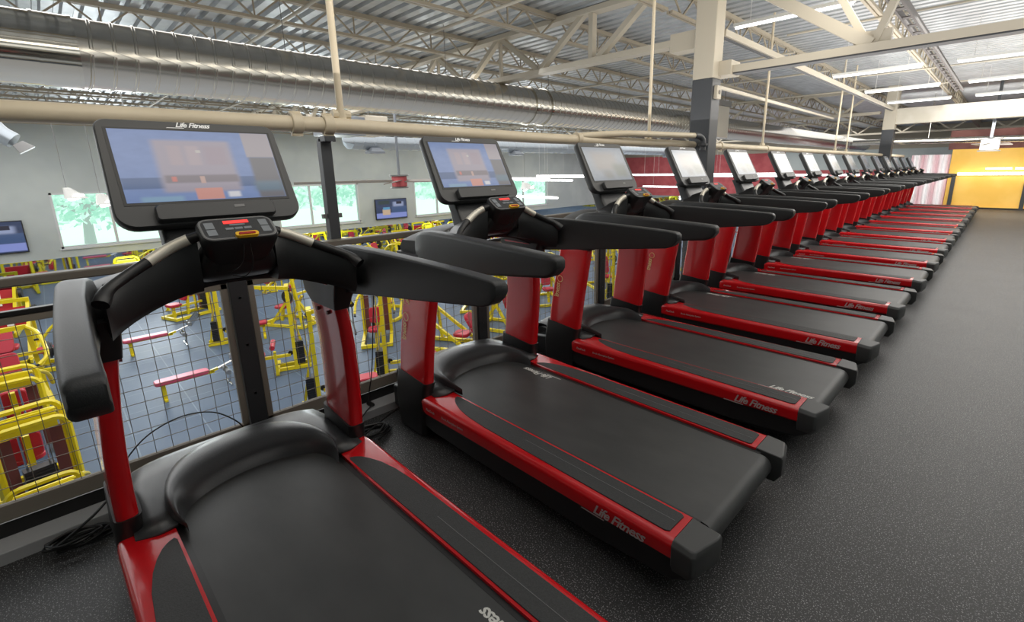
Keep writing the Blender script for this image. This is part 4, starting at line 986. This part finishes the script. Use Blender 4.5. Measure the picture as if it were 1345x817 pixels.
place('W', -8.0, 18.2, 100, 'seen between the third treadmill and the next railing post')
place('P', -7.2, 21.0, 80, 'seen left of the fourth treadmill')
place('C', -10.4, 20.2, 80, 'farther back left of the fourth treadmill')
rnd = random.Random(11)
g1 = 'strength machines standing along the mirrored wall'
for k in range(11):
    place(rnd.choice('WPWC'), -20.2 + rnd.uniform(-.3, .3), 6.0 + k * 1.75, rnd.choice((80, 90, 100, 70)), 'in the far row along the mirror under the windows', g1 + ' ' + 'far row')
for k in range(8):
    place(rnd.choice('PWPL'), -17.0 + rnd.uniform(-.4, .4), 8.6 + k * 2.2, rnd.choice((-90, -80, 90, -100)), 'in the second row from the window wall', g1 + ' second row')
for k in range(6):
    place(rnd.choice('PWCP'), -13.4 + rnd.uniform(-.4, .4), 11.2 + k * 2.6, rnd.choice((-90, 60, 90, -100)), 'in the third row from the window wall', g1 + ' third row')
place('W', -20.6, 1.6, 95, 'low in front of the mirror under the left window')
place('B', -18.8, 2.0, 20, 'far off near the mirror left of the hand grip')

# ------------------------------------------------------------------ light and camera
def area(name, loc, sx, sy, power, col=(1, 1, 1), rot=(0, 0, 0)):
    l = bpy.data.lights.new(name, 'AREA'); l.shape = 'RECTANGLE'; l.size = sx; l.size_y = sy; l.energy = power; l.color = col
    o = bpy.data.objects.new(name, l); COL.objects.link(o); o.location = loc; o.rotation_euler = rot; return o
area('gym_light', (-7, 2, 3.1), 6, 9, 420, (1, .98, .95))
area('gym_light', (-14, 10, 3.1), 12, 14, 700, (1, .98, .95))
area('gym_light', (-10, 27, 3.1), 18, 14, 1300, (1, .98, .95))
area('gym_light', (-15, -3, 3.1), 10, 8, 450, (1, .98, .95))
area('deck_light', (2.8, 4.2, 3.15), 4, 9, 80, (1, .97, .93))
area('deck_light', (3.0, 12, 3.0), 4, 11, 330, (1, .97, .92))
area('pipe_light', (1.3, 4.5, 2.95), 0.5, 17, 85, (1, .93, .8), (0, R(75), 0))  # added narrow lamp for the duct highlight, also lifts the cream pipe
area('side_light', (-3.2, 1.5, 2.1), 2.0, 9, 60, (.93, .97, 1), (0, R(-62), 0))  # unseen fill added on the gym side to brighten the curb
ups = [area('bounce_light', (2.0, 3, 2.0), 5, 8, 130, (1, .96, .9), (R(180), 0, 0)), area('bounce_light', (2.0, 12, 2.0), 5, 9, 330, (1, .97, .92), (R(180), 0, 0)),  # added upward fills brighten the roof in place of bounced light
       area('gym_uplight', (-11, 8, -0.6), 20, 40, 900, (1, .96, .9), (R(180), 0, 0)),  # added upward fill for the gym roof, no fixture here
       area('end_light', (2, 18.2, 2.4), 5, 1.5, 160, (1, .97, .9), (R(62), 0, 0))]  # added fill aimed at the yellow wall and curtain
for a, c in wins: area('window_light', (WX + .3, (a + c) / 2, 0), 4, 2, 220, (.9, .97, 1), (0, R(-90), 0))
W = bpy.data.worlds.new('world'); SC.world = W; W.use_nodes = True
bg = W.node_tree.nodes['Background']; bg.inputs['Color'].default_value = (.85, .95, 1, 1); bg.inputs['Strength'].default_value = 1.0

FPX, CX, CY = 620.99, 694.38, 372.54
yaw, pitch, roll = R(45.1736), R(-13.5358), R(-.9304)
f = Vector((-math.cos(yaw) * math.cos(pitch), math.sin(yaw) * math.cos(pitch), math.sin(pitch)))
rt = f.cross(Vector((0, 0, 1))).normalized(); up = rt.cross(f)
r2 = rt * math.cos(roll) + up * math.sin(roll); u2 = -rt * math.sin(roll) + up * math.cos(roll)
cam = bpy.data.cameras.new('camera'); co = bpy.data.objects.new('camera', cam); COL.objects.link(co)
M = Matrix((r2, u2, -f)).transposed().to_4x4(); M.translation = Vector((2.4742, -.4127, 1.473)); co.matrix_world = M
cam.sensor_fit = 'HORIZONTAL'; cam.sensor_width = 36; cam.lens = FPX / 1345 * 36
cam.shift_x = -(CX - 672.5) / 1345; cam.shift_y = (CY - 408.5) / 1345
cam.clip_start = 0.02; cam.clip_end = 300
SC.camera = co
SC.view_settings.view_transform = 'Standard'; SC.view_settings.look = 'None'; SC.view_settings.exposure = 0.0
